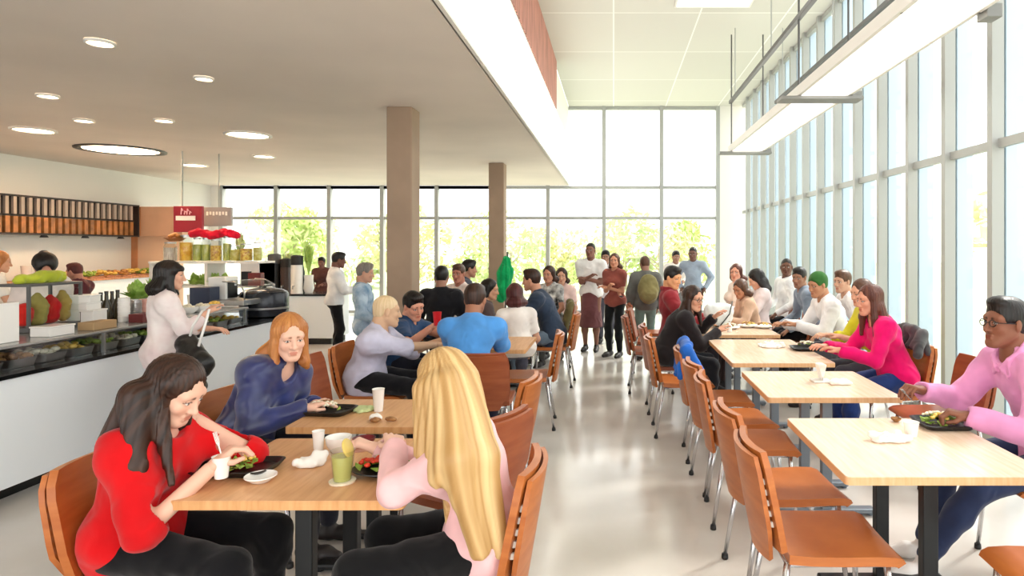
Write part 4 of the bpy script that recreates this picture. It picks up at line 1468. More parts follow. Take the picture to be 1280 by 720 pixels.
person('diner in a pale top with brown face near the rear column', (573, 342, 8.3), 150, head_dir=(20, 6, 0), hair='brown', style='short', sex='m', top=(0.93, 0.88, 0.86), sleeve='long', group=GM, skin=(0.72, 0.48, 0.40), legs=(.3, .3, .3), lean=8)
person('dark haired diner turned sideways beside the rear column', (587, 336, 8.9), -70, head_dir=(0, 6, 0), hair='black', style='short', sex='m', top=(0.30, 0.32, 0.38), sleeve='long', group=GM, skin=(0.74, 0.54, 0.44), legs=(.3, .3, .3), lean=8)
person('diner in a light blue patterned shirt left of the front column', (457, 341, 8.0), -75, head_dir=(-5, 8, 0), sex='m', hair='grey', style='short', top=(0.62, 0.76, 0.88), topmat=cloth('denim_dye', (0.45, 0.60, 0.74), col2=(0.80, 0.88, 0.95), scale=9), sleeve='long', loose=0.02, group=GM,
       skin=(0.84, 0.64, 0.54), legs=(.25, .3, .4))
person('woman in a black and white patterned dress near the back windows', (686, 343, 8.7), 150, head_dir=(10, 6, 0), hair='darkbrown', style='bob', hopts=dict(len=0.05), top=(0.9, 0.9, 0.9), topmat=cloth('print', (0.10, 0.10, 0.12), col2=(0.95, 0.95, 0.94), scale=11), sleeve='short', group=GM,
       skin=(0.78, 0.56, 0.46), legs=(.3, .3, .3), lean=6)
person('woman in a pale pink top right of the patterned dress woman', (702, 345, 9.2), 165, head_dir=(15, 6, 0), hair='darkbrown', style='bob', hopts=dict(len=0.06), top=(0.92, 0.80, 0.78), sleeve='short', group=GM, skin=(0.84, 0.64, 0.54), legs=(.4, .4, .42), lean=6)
# ---------------- people on their feet
GU = 'people standing about the hall'
person('man in a white shirt with a dark stripe and maroon apron, arms crossed', (738, 313, 9.6), 170, seated=False, head_dir=(-5, 0, 0), sex='m', skin=(0.52, 0.36, 0.30), hair='black', style='crop', top=(0.93, 0.94, 0.94),
       topmat=cloth('white_polo', (0.93, 0.94, 0.94)), sleeve='short', legs=(0.42, 0.26, 0.27), legkind='skirt', leglen=1.15, arms='cross', loose=0.012, group=GU)
person('woman with crossed arms in a maroon top and black trousers', (768, 326, 9.1), 150, seated=False, head_dir=(20, 0, 0), skin=(0.84, 0.60, 0.48), hair='brown', style='long', hopts=dict(len=0.10), top=(0.56, 0.30, 0.26), sleeve='short', legs=(0.10, 0.11, 0.12), arms='cross', loose=0.01, group=GU)
person('person peeking from behind the woman with crossed arms', (757, 321, 10.4), 180, seated=False, skin=(0.62, 0.46, 0.38), hair='black', style='short', sex='m', top=(0.90, 0.86, 0.88), sleeve='long', legs=(0.3, 0.3, 0.34), arms='front', group=GU)
person('person walking away in a dark grey jacket with an olive pack', (806, 330, 8.9), 10, seated=False, sex='m', skin=(0.6, 0.45, 0.38), hair='brown', style='short', top=(0.38, 0.38, 0.37), sleeve='long', legs=(0.42, 0.50, 0.48), loose=0.02, group=GU)
person('person in white standing far back by the last window', (845, 321, 11.6), 185, seated=False, sex='m', skin=(0.62, 0.46, 0.38), hair='black', style='short', top=(0.94, 0.92, 0.90), sleeve='long', legs=(0.5, 0.5, 0.5), arms='front', group=GU)
person('person in a grey blue shirt standing beside the last window mullion', (866, 317, 10.8), 165, seated=False, sex='m', skin=(0.45, 0.32, 0.27), hair='black', style='crop', top=(0.58, 0.63, 0.70), sleeve='long', legs=(0.22, 0.22, 0.24), arms='hips', group=GU)
person('person standing in a white shirt and black trousers by the drinks counter', (424, 325, 8.9), -60, seated=False, sex='m', skin=(0.46, 0.30, 0.25), hair='black', style='short', top=(0.93, 0.94, 0.96), sleeve='long', legs=(0.08, 0.08, 0.09), arms=('front', 'front'), loose=0.015, hem=0.05, group=GU)
person('person in brown facing the hall behind the drinks counter', (402, 328, 11.9), 190, seated=False, sex='f', skin=(0.50, 0.32, 0.27), hair='black', style='short', top=(0.36, 0.22, 0.20), sleeve='long', legs=(0.2, 0.15, 0.15), arms='front', group=GU)
queue = person('woman with straight black hair and a white blouse standing at the food counter', (214, 344, 4.72), -50, seated=False, head_dir=(-12, 6, 0), skin=(0.86, 0.66, 0.56), hair='black', style='long', hopts=dict(len=0.12, fringe=True, front=0.02), top=(0.94, 0.90, 0.89),
               topmat=cloth('white_blouse', (0.95, 0.92, 0.91), col2=(0.90, 0.82, 0.82), scale=7), sleeve='mid', legs=(0.07, 0.07, 0.08), arms=('mid', 'front'), hem=0.12, loose=0.012, near=True)
GK = 'kitchen workers behind the counter'
wk = person('kitchen worker with black hair in a bun, bent over the case of bags', (56, 334, 5.75), -150, seated=False, head_dir=(20, 42, 0), skin=(0.80, 0.58, 0.48), hair='black', style='bun', hopts=dict(thick=0.02), top=(0.88, 0.84, 0.82), sleeve='short', legs=(0.80, 0.14, 0.14), legkind='skirt', arms='front', loose=0.03, group=GK)
person('kitchen worker in a dark maroon cap and top', (93, 341, 7.6), 90, seated=False, head_dir=(0, 10, 0), sex='m', skin=(0.7, 0.5, 0.42), hair='maroon', style='short', hopts=dict(), top=(0.32, 0.14, 0.17), sleeve='long', legs=(0.2, 0.1, 0.12), arms='front', group=GK)
person('kitchen worker with ginger hair cut off at the left edge', (0, 327, 6.6), -40, seated=False, skin=(0.82, 0.62, 0.5), hair='ginger', style='bob', hopts=dict(len=0.08), top=(0.92, 0.91, 0.88), sleeve='short', legs=(0.3, 0.3, 0.3), arms='front', group=GK)

# ------------------------------------------------------------------ tableware and food
M_PORC = mat('white_porcelain', (0.95, 0.945, 0.93), rough=0.25, coat=0.3)
M_PAPER = mat('white_paper', (0.95, 0.94, 0.92), rough=0.9, bump=0.2, bscale=40)
M_TRAY = mat('black_tray', (0.07, 0.075, 0.08), rough=0.4)
M_STEEL = mat('steel', (0.70, 0.70, 0.70), rough=0.3, metal=0.9)
M_GREEN = mat('salad_green', (0.40, 0.56, 0.16), rough=0.6, col2=(0.68, 0.76, 0.34), scale=40)
M_RED = mat('tomato_red', (0.80, 0.22, 0.12), rough=0.4, var=0.15, scale=30)
M_CORN = mat('corn_yellow', (0.92, 0.76, 0.36), rough=0.5, var=0.1, scale=30)
M_RICE = mat('rice_white', (0.92, 0.89, 0.80), rough=0.7, var=0.06, scale=60)
M_BEET = mat('beet', (0.42, 0.06, 0.10), rough=0.4, var=0.2, scale=30)
M_BROWN = mat('cooked_brown', (0.50, 0.33, 0.20), rough=0.6, col2=(0.70, 0.52, 0.32), scale=40)
M_CLEAR = glass_mat('clear_glass', (0.93, 0.96, 0.95), 0.10)


def loft(mb, rings):
    n = len(rings[0][0])
    vs = [(x, y, z) for pts, z in rings for x, y in pts]
    fs = []
    for i in range(len(rings) - 1):
        for j in range(n):
            k = (j + 1) % n
            fs.append((i * n + j, i * n + k, (i + 1) * n + k, (i + 1) * n + j))
    fs.append(tuple(range(n))[::-1])
    fs.append(tuple((len(rings) - 1) * n + j for j in range(n)))
    return mb.add(vs, fs)


def one(o, label, cat, loc, rz=0.0, group=None):
    o.location = loc
    o.rotation_euler = (0, 0, R(rz))
    return tag(o, label, cat, group)


def tray(label, loc, w_=0.42, d_=0.31, rz=0.0):
    a, b, r = w_ / 2, d_ / 2, 0.04
    o = lambda e, rr: rounded(-a + e, a - e, -b + e, b - e, rr)
    m = loft(MB(), [(o(0.018, r), 0.0), (o(0.0, r), 0.022), (o(0.008, r), 0.024), (o(0.022, r), 0.006)])
    t = m.build('serving_tray', M_TRAY, None, True, auto=40)
    return one(t, label, 'tray', loc, rz, 'black serving trays')


def plate(label, loc, r=0.13, m=None, sy=1.0, rz=0.0, cat='plate'):
    p = MB().lathe([(r * 0.55, 0), (r * 0.62, 0.004), (r, 0.020), (r * 0.99, 0.024), (r * 0.62, 0.009), (1e-5, 0.007)], n=32, sy=sy).build('plate', m or M_PORC, None, True, auto=50)
    return one(p, label, cat, loc, rz)


def salad(label, loc, r, mats, sy=0.8, n=46, seed=1, cat='salad'):
    rs = random.Random(seed)
    t = thing('salad', label, cat, loc)
    leaf = MB()
    for i in range(n):
        a, q = rs.uniform(0, 6.283), math.sqrt(rs.random()) * r
        c = Vector((math.cos(a) * q, math.sin(a) * q * sy, 0.008 + 0.032 * (1 - (q / r) ** 2) * rs.uniform(0.3, 1.0)))
        s = r * rs.uniform(0.16, 0.30)
        u = Vector((rs.gauss(0, 1), rs.gauss(0, 1), rs.gauss(0, 0.35))).normalized()
        v = u.cross(Vector((rs.gauss(0, .4), rs.gauss(0, .4), 1))).normalized()
        w_ = u.cross(v) * s * 0.3
        leaf.add([c - u * s, c - v * s * 0.6 + w_, c + v * s * 0.6 + w_, c + u * s, c + w_ * 0.2], [(0, 1, 4), (1, 3, 4), (3, 2, 4), (2, 0, 4)])
    leaf.build('greens', M_GREEN, t)['kind'] = 'stuff'
    for j, m in enumerate(mats):
        g = MB()
        a0 = 6.283 * j / len(mats) + seed
        for i in range(12):
            a, q = a0 + rs.uniform(-0.8, 0.8), r * rs.uniform(0.15, 0.85)
            g.ball((math.cos(a) * q, math.sin(a) * q * sy, 0.022 + 0.022 * (1 - (q / r) ** 2)), r * rs.uniform(0.07, 0.13), 7, 5, sz=0.7)
        o = g.build('topping', m, t, True)
        o['kind'] = 'stuff'
    return t


def cup(label, loc, r=0.04, h=0.10, m=None, group=None, cat='cup', lid=False, name='cup'):
    c = MB().lathe([(r * 0.72, 0), (r, h), (r * 1.04, h + 0.002), (r * 0.93, h), (r * 0.68, 0.008), (1e-5, 0.008)], n=20).build(name, m or M_PORC, None, True, auto=50)
    if lid:
        MB().lathe([(r * 1.06, h), (r * 1.06, h + 0.006), (r * 0.85, h + 0.012), (1e-5, h + 0.012)], n=20).build('lid', M_PORC, c, True, auto=50)
    return one(c, label, cat, loc, 0, group)


def bowl(label, loc, r=0.07, h=0.05, m=None, cat='bowl', group=None):
    c = MB().lathe([(r * 0.5, 0), (r * 0.55, 0.004), (r * 0.88, h * 0.5), (r, h), (r * 0.94, h), (r * 0.80, h * 0.5), (1e-5, 0.008)], n=24).build('bowl', m or M_PORC, None, True, auto=60)
    return one(c, label, cat, loc, 0, group)


def napkin(label, loc, sx=0.09, sy=0.06, h=0.035, seed=0, rz=0.0, name='napkin', m=None, cat='napkin'):
    rs = random.Random(seed)
    S = Solid()
    for i in range(7):
        a = V3(rs.uniform(-1, 1) * sx * 0.6, rs.uniform(-1, 1) * sy * 0.6, h * rs.uniform(0.2, 0.5))
        b = V3(rs.uniform(-1, 1) * sx * 0.8, rs.uniform(-1, 1) * sy * 0.8, h * rs.uniform(0.2, 1.0))
        S.rc(a, b, 0.011, 0.015, 0.012)
    S.el(V3(0, 0, 0.006), V3(sx * 0.72, sy * 0.72, 0.010), None, 0.02)
    o = np_obj(name, [S.mesh(0.0045, [folds(0.003, 3.5, seed), plane_cut(V3(0, 0, 0.0), V3(0, 0, -1))])], m or M_PAPER)
    return one(o, label, cat, loc, rz)


def fork(label, a, b, m=M_STEEL, name='fork'):
    a, b = Vector(a), Vector(b)
    d = (b - a)
    u = d.normalized()
    v = u.cross(Vector((0, 0, 1))).normalized()
    f = MB().tube([a, a + d * 0.62, a + d * 0.72], [0.0035, 0.0025, 0.006], 8)
    for k in (-1.5, -0.5, 0.5, 1.5):
        f.tube([a + d * 0.70 + v * 0.004 * k, a + d * 0.8 + v * 0.0045 * k, b + v * 0.0045 * k], 0.0015, 6)
    o = f.build(name, m, None, True)
    return tag(o, label, name)


tz = TZ + 0.001
P = lambda u, v, z=TZ: (lambda Y: ((u - VPU) * Y / FPX, Y, z + 0.001))(FPX * (CAM_H - z) / (v - VPV))   # the place on a table the photo shows at (u, v)
# nearest left table
tray('black tray with salad in front of the woman in the red sweater', P(297, 588), 0.30, 0.20)
salad('green salad with red and yellow toppings on the tray of the red sweater woman', Vector(P(300, 586)) + Vector((0, 0, 0.012)), 0.085, (M_RED, M_CORN), seed=3)
plate('small white saucer beside the tray of the red sweater woman', P(326, 602), 0.055)
o = cup('white cup held by the woman in the red sweater', (-1.405, 2.235, 0.775), 0.03, 0.075)
fork('white plastic fork standing in the hand of the red sweater woman', (-1.395, 2.245, 0.80), (-1.445, 2.26, 0.93), M_PORC)
napkin('crumpled white napkin in the middle of the nearest left table', P(388, 582), 0.065, 0.05, 0.045, 4)
cup('tall white paper cup near the middle of the nearest left table', P(398, 568), 0.024, 0.095, name='paper_cup')
bowl('white bowl beside the tall paper cup on the nearest left table', P(423, 565), 0.052, 0.065)
dg = cup('glass of pale yellow green juice with a round lemon slice on top', P(428, 603), 0.043, 0.115, M_CLEAR, None, 'glass', name='juice_glass')
MB().lathe([(0.029, 0.009), (0.037, 0.098), (1e-5, 0.098)], n=20).build('juice', mat('juice', (0.80, 0.77, 0.46), rough=0.2, spec=0.5), dg, True, auto=50)
MB().lathe([(0.034, -0.004), (0.036, 0), (0.034, 0.004), (1e-5, 0.004)], (0.02, 0.0, 0.125), 18, M=Matrix.Rotation(R(70), 3, 'Y')).build('lemon_slice', mat('lemon', (0.88, 0.78, 0.42), rough=0.5), dg, True)
MB().lathe([(0.045, 0), (0.047, 0.008), (1e-5, 0.008)], n=20).build('coaster', M_RICE, dg, True, auto=40)
dg.location.z += 0.0
plate('oval dark plate of salad in front of the blonde woman', P(482, 592), 0.125, M_TRAY, 0.72)
salad('mixed salad with corn, tomato and rice on the oval plate', Vector(P(480, 590)) + Vector((0, 0, 0.014)), 0.100, (M_RICE, M_RED, M_CORN), 0.7, 40, 8)
bowl('small dark red beet bowl behind the juice glass', P(455, 556), 0.048, 0.03, M_BEET)
napkin('pink folded cloth napkin behind the blonde womans plate', P(490, 557), 0.085, 0.045, 0.02, 9, m=mat('napkin_pink', (0.88, 0.66, 0.60), rough=0.9), name='cloth_napkin')
fork('brown wooden fork lying at the back edge of the nearest left table', P(300, 562), P(336, 558), mat('wood_fork', (0.38, 0.26, 0.16)))
# second left table
tray('dark tray of food in front of the navy top woman', P(408, 516), 0.28, 0.19, -6)
salad('pale food on the tray of the navy top woman', Vector(P(404, 515)) + Vector((0, 0, 0.012)), 0.085, (M_RICE, M_BROWN, M_RICE), 0.7, 12, 12, cat='meal')
cup('tall white cup on the second left table', P(473, 514), 0.031, 0.115)
napkin('pale green napkin beside the tray of the navy top woman', P(452, 514), 0.055, 0.045, 0.010, 5, m=mat('napkin_green', (0.78, 0.84, 0.62), rough=0.9))
napkin('small white crumpled tissue by the tall white cup', P(470, 525), 0.03, 0.022, 0.02, 6)
for i, (u, v, l) in enumerate(((468, 528, 'small brown bread crust nearest the white tissue'), (488, 527, 'larger brown bread crust right of the white tissue'))):
    S = Solid().el(V3(0, 0, 0.012), V3(0.022 + 0.006 * i, 0.014, 0.012), None, 0.01).rc(V3(0.01, 0, 0.012), V3(0.024, 0.01, 0.010), 0.008, 0.006, 0.01)
    one(np_obj('bread_crust', [S.mesh(0.004, [folds(0.002, 4, i), plane_cut(V3(0, 0, 0.001), V3(0, 0, -1))])], M_BROWN), l, 'bread', P(u, v))
# nearest right table
napkin('long white paper napkin in the middle of the nearest pale table', P(1112, 552), 0.115, 0.040, 0.045, 14, 4)
cup('white cup lying by the napkin on the nearest pale table', P(1139, 545), 0.034, 0.062)
tray('black tray of salad in front of the pink shirt man', P(1178, 532), 0.25, 0.22)
salad('green salad on the tray of the pink shirt man', Vector(P(1176, 531)) + Vector((0, 0, 0.012)), 0.095, (M_RICE, M_CORN, M_RICE), 0.85, 46, 21)
bowl('small brown dish beside the tray of the pink shirt man', P(1120, 527), 0.025, 0.018, M_BROWN)
fork('steel fork in the raised hand of the pink shirt man', (1.50, 3.14, 0.83), (1.42, 3.08, 0.90))
# second and third right tables


def holder(label, loc, s=1.0, rz=0.0):
    t = thing('napkin_holder', label, 'napkin holder', loc, R(rz))
    MB().box((0, 0, 0.006 * s), (0.12 * s, 0.10 * s, 0.012 * s), None, 0.003).build('base', M_PORC, t)
    f = MB()
    for k in range(7):
        a = R(-14 + 4.5 * k)
        f.box((math.sin(a) * 0.05 * s, 0, 0.012 * s + 0.055 * s * math.cos(a)), (0.004 * s, 0.085 * s, 0.11 * s), Matrix.Rotation(a, 3, 'Y'), 0.001)
    o = f.build('paper_napkins', M_PAPER, t)
    return t


holder('white napkin stand in the middle of the second window side table', P(1026, 477), 0.95)
napkin('flat white napkin at the foot of the napkin stand', P(1050, 480), 0.10, 0.05, 0.02, 33)
napkin('white napkin spread on the third window side table', P(965, 434), 0.14, 0.09, 0.035, 35)
tray('dark tray in front of the magenta jacket woman', P(1008, 437), 0.26, 0.22)
salad('white rice meal on the tray of the magenta jacket woman', Vector(P(1008, 435)) + Vector((0, 0, 0.012)), 0.085, (M_RICE, M_RICE, M_RICE), 0.8, 6, 36, cat='meal')


def bottle(label, loc, h=0.2, r=0.03, m=None, cap=None, name='bottle', group=None, cat='bottle'):
    b = MB().lathe([(r * 0.9, 0), (r, 0.01), (r, h * 0.55), (r * 0.42, h * 0.74), (r * 0.36, h * 0.94), (1e-5, h * 0.94)], n=16).build(name, m or M_PORC, None, True, auto=50)
    MB().lathe([(r * 0.42, h * 0.92), (r * 0.42, h), (1e-5, h)], n=12).build('cap', cap or M_BLACK, b, True, auto=40)
    return one(b, label, cat, loc, 0, group)


M_SALT = mat('shaker_steel', (0.85, 0.85, 0.84), rough=0.25, metal=0.5)
bottle('white salt shaker at the front of the crowded window side table', P(912, 415), 0.11, 0.024, M_PORC, M_SALT, 'salt_shaker', cat='shaker')
bottle('small clear pepper shaker right of the white salt shaker', P(921, 416), 0.085, 0.022, M_CLEAR, M_SALT, 'pepper_shaker', cat='shaker')
for i, (u, v, l, ms) in enumerate(((912, 411, 'plate of pale food behind the shakers on the crowded table', (M_RICE, M_BROWN)), (935, 409, 'brown meal plate in the middle of the crowded table', (M_BROWN, M_CORN)),
                                   (955, 410, 'plate of bread rolls on the right of the crowded table', (M_CORN, M_BROWN)))):
    plate(l.replace('plate', 'white plate', 1) if 'white' not in l else l, P(u, v), 0.11)
    salad('food heaped on the ' + ('left', 'middle', 'right')[i] + ' plate of the crowded table', Vector(P(u, v)) + Vector((0, 0, 0.012)), 0.09, ms + ms, 0.8, 4, 50 + i, cat='meal')
# clear bag with a dark strap on the crowded table
S = Solid().el(V3(0, 0, 0.12), V3(0.16, 0.09, 0.125), None, 0.02).rc(V3(-0.1, 0, 0.2), V3(0.1, 0, 0.2), 0.05, 0.05, 0.05)
bag = np_obj('white_bag', [S.mesh(0.012, [folds(0.006, 1.5, 2), plane_cut(V3(0, 0, 0.0), V3(0, 0, -1))])], mat('bag_white', (0.88, 0.90, 0.90), rough=0.5))
one(bag, 'white bag with a thin black strap on the table beside the black cardigan woman', 'bag', (1.13, 6.72, tz))
MB().tube([(0.14, -0.05, 0.28), (0.10, -0.10, 0.15), (0.0, -0.095, 0.02), (-0.05, -0.10, 0.02)], 0.006, 8).build('strap', M_BLACK, bag, True)
# red cup of the young man
yw = yng['wri'][1]
yp = Matrix.Rotation(yng['rz'], 3, 'Z') @ Vector(yw + yng['hd'][1] * 0.09) + Vector(yng['loc'])
cup('red cup the young man in navy drinks from', (yp.x - 0.01, yp.y - 0.03, yp.z - 0.03), 0.036, 0.11, mat('red_cup', (0.80, 0.08, 0.12), rough=0.35), name='red_cup')

# ------------------------------------------------------------------ jackets, bags


def drape(label, cat, name, loc, rz, col, ln, sleeves, top=0.835):
    """a jacket over a chair back; the chair faces local +Y, its back near y = -0.25"""
    S = Solid()
    for x in (-0.16, -0.08, 0, 0.08, 0.16):
        S.rc(V3(x, -0.275, top), V3(x * 1.06, -0.325, top - ln * (0.9 + 0.1 * math.cos(x * 30))), 0.030, 0.026, 0.04)
        S.rc(V3(x, -0.275, top), V3(x, -0.205, top - ln * 0.55), 0.030, 0.024, 0.04)
    for q, (dx, dy, dz) in zip((-1, 1), sleeves):
        S.rc(V3(q * 0.18, -0.27, top - 0.01), V3(q * 0.21 + dx, -0.25 + dy, top - dz), 0.045, 0.035, 0.04)
    S.rc(V3(-0.09, -0.26, top + 0.03), V3(0.09, -0.26, top + 0.03), 0.035, 0.035, 0.04)
    o = np_obj(name, [S.mesh(0.010, [folds(0.007, 1.3, col[0] * 9)])], cloth(name, col, col2=[c * 0.8 for c in col]))
    return one(o, label, cat, loc, rz)


drape('bright blue jacket hung over an orange chair back on the aisle', 'jacket', 'blue_jacket', (0.82, 4.80, 0.0), -92, (0.16, 0.43, 0.82), 0.21, ((0.02, 0.04, 0.17), (-0.02, 0.08, 0.16)))
drape('olive jacket over the far shade-darkened orange chair left of the aisle', 'jacket', 'olive_jacket', (-0.86, 8.45, 0.0), 95, (0.46, 0.42, 0.28), 0.34, ((0, 0.03, 0.3), (0, 0.03, 0.34)))
drape('dark grey jacket on the chair back behind the magenta jacket woman', 'jacket', 'grey_jacket', (2.10, 4.98, 0.09), 90, (0.34, 0.34, 0.35), 0.16, ((-0.06, 0.05, 0.14), (0.04, 0.05, 0.14)))
# black shoulder bag of the woman at the counter
qb = queue['loc']
S = Solid().rc(V3(-0.12, 0, -0.05), V3(0.14, 0.0, -0.08), 0.075, 0.085, 0.05).rc(V3(-0.13, 0, -0.22), V3(0.12, 0.0, -0.26), 0.085, 0.075, 0.05).el(V3(0, 0, -0.15), V3(0.19, 0.075, 0.15), None, 0.03)
hb = np_obj('shoulder_bag', [S.mesh(0.009, [folds(0.005, 1.4, 5)])], mat('black_leather', (0.07, 0.07, 0.075), rough=0.42, bump=0.2, bscale=50))
hb.location = at(243, 432, 4.48)
hb.rotation_euler = (0, R(22), R(-35))
tag(hb, 'black leather shoulder bag hanging beside the woman at the food counter', 'bag')
a = Matrix.Rotation(R(22), 3, 'Y').transposed()
MB().tube([(-0.10, 0.0, -0.01), (-0.12, 0.02, 0.10), (-0.11, 0.06, 0.22), (-0.06, 0.08, 0.25), (-0.01, 0.05, 0.16), (0.05, 0.0, -0.03)], 0.009, 8).build('strap', M_PORC, hb, True)
# olive pack of the walking person, bag at the counter diner
S = Solid().el(V3(0, 0, 0), V3(0.15, 0.09, 0.21), None, 0.02).el(V3(0, -0.07, -0.06), V3(0.11, 0.05, 0.11), None, 0.03)
pk = np_obj('backpack', [S.mesh(0.012, [folds(0.004, 1.5, 1)])], cloth('olive_pack', (0.50, 0.47, 0.31)))
one(pk, 'olive backpack on the back of the walking person in grey', 'backpack', (0.48, 8.62, 1.02), 10)
# green parasol
gp = thing('parasol', 'closed bright green parasol standing beside the rear column', 'parasol', at(632, 0, 9.3).xy.to_3d())
S = Solid().rc(V3(0.02, 0, 1.42), V3(0.0, 0, 1.22), 0.05, 0.11, 0.04).rc(V3(0, 0, 1.22), V3(-0.04, 0, 0.98), 0.11, 0.10, 0.05).rc(V3(-0.04, 0, 0.98), V3(-0.07, 0, 0.84), 0.10, 0.07, 0.05)
np_obj('canopy', [S.mesh(0.012, [strand(V3(0, 0, 0), np.eye(3), 1, 0.007, 9), folds(0.006, 1, 2)])], cloth('parasol_green', (0.06, 0.66, 0.38)), gp)
MB().tube([(-0.03, 0, 0.03), (0.03, 0, 1.53)], 0.014, 10).build('pole', M_DKMETAL, gp, True)
MB().lathe([(0.17, 0), (0.17, 0.03), (0.04, 0.05), (1e-5, 0.05)], (-0.03, 0, 0), 24).build('base', M_BLACK, gp, True, auto=40)
# ------------------------------------------------------------------ the food counter
M_PANEL = mat('counter_panel', (0.93, 0.95, 0.97), rough=0.35, coat=0.2)
M_SLAB = mat('counter_slab', (0.05, 0.05, 0.055), rough=0.15)
M_LEDGE = mat('counter_ledge', (0.66, 0.66, 0.65), rough=0.25, metal=0.4)
M_WOODP = mat('honey_wood', (0.74, 0.50, 0.33), rough=0.5, var=0.12, scale=4, stretch=(1, 6, 0.5))
M_TANP = mat('tan_panel', (0.80, 0.64, 0.53), rough=0.6, var=0.04, scale=2)
CX = -3.75


def end_outline(x0, x1, y0, y1, r, n=8):
    """a counter plan whose far front corner is rounded"""
    pts = [(x0, y0), (x1, y0)]
    for k in range(n + 1):
        t = R(90 * k / n)
        pts.append((x1 - r + r * math.cos(t), y1 - r + r * math.sin(t)))
    pts.append((x0, y1))
    return pts


ct = thing('food_counter', 'long white food counter with a black top along the left', 'counter', (0, 0, 0))
prism(MB(), end_outline(-4.62, CX - 0.14, -0.5, 7.42, 0.5), 0.0, 0.11).build('kick_plate', M_SLAB, ct)
prism(MB(), end_outline(-4.70, CX, -0.5, 7.5, 0.6), 0.11, 0.785).build('front_panel', M_PANEL, ct)
prism(MB(), end_outline(-4.72, CX + 0.02, -0.52, 7.52, 0.62), 0.785, 0.81).build('top_slab', M_SLAB, ct)
MB().bx(-4.62, -3.83, -0.4, 6.55, 0.957, 0.975, 0.003).build('glass_shelf', M_LEDGE, ct)
MB().bx(-3.842, -3.834, -0.4, 6.55, 0.811, 0.957).build('display_glass', glass_mat('display_glass', (0.95, 0.97, 0.97), 0.12), ct)
for y in np.arange(0.2, 6.6, 0.9):
    MB().bx(-3.852, -3.83, y - 0.008, y + 0.008, 0.811, 0.957).build('glazing_post', M_STEEL, ct)
MB().bx(-4.62, -4.60, -0.4, 6.55, 0.811, 0.957).build('rear_panel', M_STEEL, ct)

rs = random.Random(4)
cols = {'greens': M_GREEN, 'tomatoes': M_RED, 'rice': M_RICE, 'corn': M_CORN, 'beetroot': M_BEET, 'brown stew': M_BROWN}
seq = ['rice', 'beetroot', 'tomatoes', 'brown stew', 'rice', 'corn', 'greens', 'rice', 'greens', 'brown stew', 'greens', 'rice', 'greens', 'corn']
names = ('first', 'second', 'third', 'fourth', 'fifth', 'sixth', 'seventh', 'eighth', 'ninth', 'tenth', 'eleventh', 'twelfth', 'thirteenth', 'last')
for i, k in enumerate(seq):
    y = 3.42 + i * 0.232
    t = thing('food_pan', '%s pan from the left under the counter glass, steel, filled with %s' % (names[i], k), 'food pan', (-4.02, y, 0.812), 0, 'food pans under the counter glass')
    o = lambda e: rounded(-0.14 + e, 0.14 - e, -0.10 + e, 0.10 - e, 0.025)
    loft(MB(), [(o(0.012), 0), (o(0.0), 0.055), (o(0.006), 0.057), (o(0.012), 0.02)]).build('pan', M_STEEL, t, True, auto=40)
    f = MB()
    for q in range(26):
        f.ball((rs.uniform(-0.115, 0.115), rs.uniform(-0.075, 0.075), 0.045 + rs.uniform(0, 0.03)), rs.uniform(0.016, 0.028), 7, 5, sz=0.7)
    f.build('food', cols[k], t, True)['kind'] = 'stuff'

# things on the counter's glass shelf
LZ = 0.976


def onl(u, X, z=LZ):
    Y = FPX * X / (u - VPU)
    return Vector((X, Y, z))


def carton(label, loc, s, rz=0.0, m=None, name='carton', cat='box', group=None, lid=True):
    t = MB().box((0, 0, s[2] / 2), s, None, 0.004).build(name, m or M_PORC)
    if lid:
        MB().box((0, 0, s[2] + 0.006), (s[0] + 0.008, s[1] + 0.008, 0.012), None, 0.003).build('lid', m or M_PAPER, t)
    return one(t, label, cat, loc, rz, group)


carton('white food box on the counter shelf, under two stacked trays', onl(109, -4.25), (0.19, 0.17, 0.11), 8)
for i, (h, l) in enumerate(((0.122, 'lower white container stacked on the white food box'), (0.182, 'upper white container on top of the stack beside the worker'))):
    carton(l, onl(106, -4.25, LZ + h), (0.15, 0.14, 0.05), 12 * i, M_PORC, 'food_container', 'container', 'stacked food containers')
carton('tan cardboard box lying on the counter front', onl(122, -3.95), (0.12, 0.22, 0.06), 0, mat('cardboard', (0.72, 0.60, 0.44), rough=0.8), lid=False)
carton('long dark red box at the right of the white stack', onl(183, -3.95), (0.12, 0.24, 0.07), 0, mat('dark_red_box', (0.42, 0.13, 0.13), rough=0.5), lid=False)
carton('wide white tray box at the left end of the counter', onl(66, -3.98), (0.14, 0.2, 0.06), 0, M_PORC)
carton('tall white menu holder at the left edge of the counter', onl(4, -3.98), (0.06, 0.16, 0.26), 0, M_PORC, 'menu_holder', 'menu holder', lid=False)
for i, (u, x, l) in enumerate(((126, -4.35, 'leftmost dark bottle on the counter'), (133, -4.2, 'second dark bottle on the counter'), (140, -4.38, 'third dark bottle on the counter'), (147, -4.24, 'rightmost dark bottle on the counter'))):
    bottle(l, onl(u, x), 0.24 + 0.02 * (i % 2), 0.034, mat('dark_bottle', (0.20, 0.17, 0.09), rough=0.2), None, group='dark bottles on the counter')
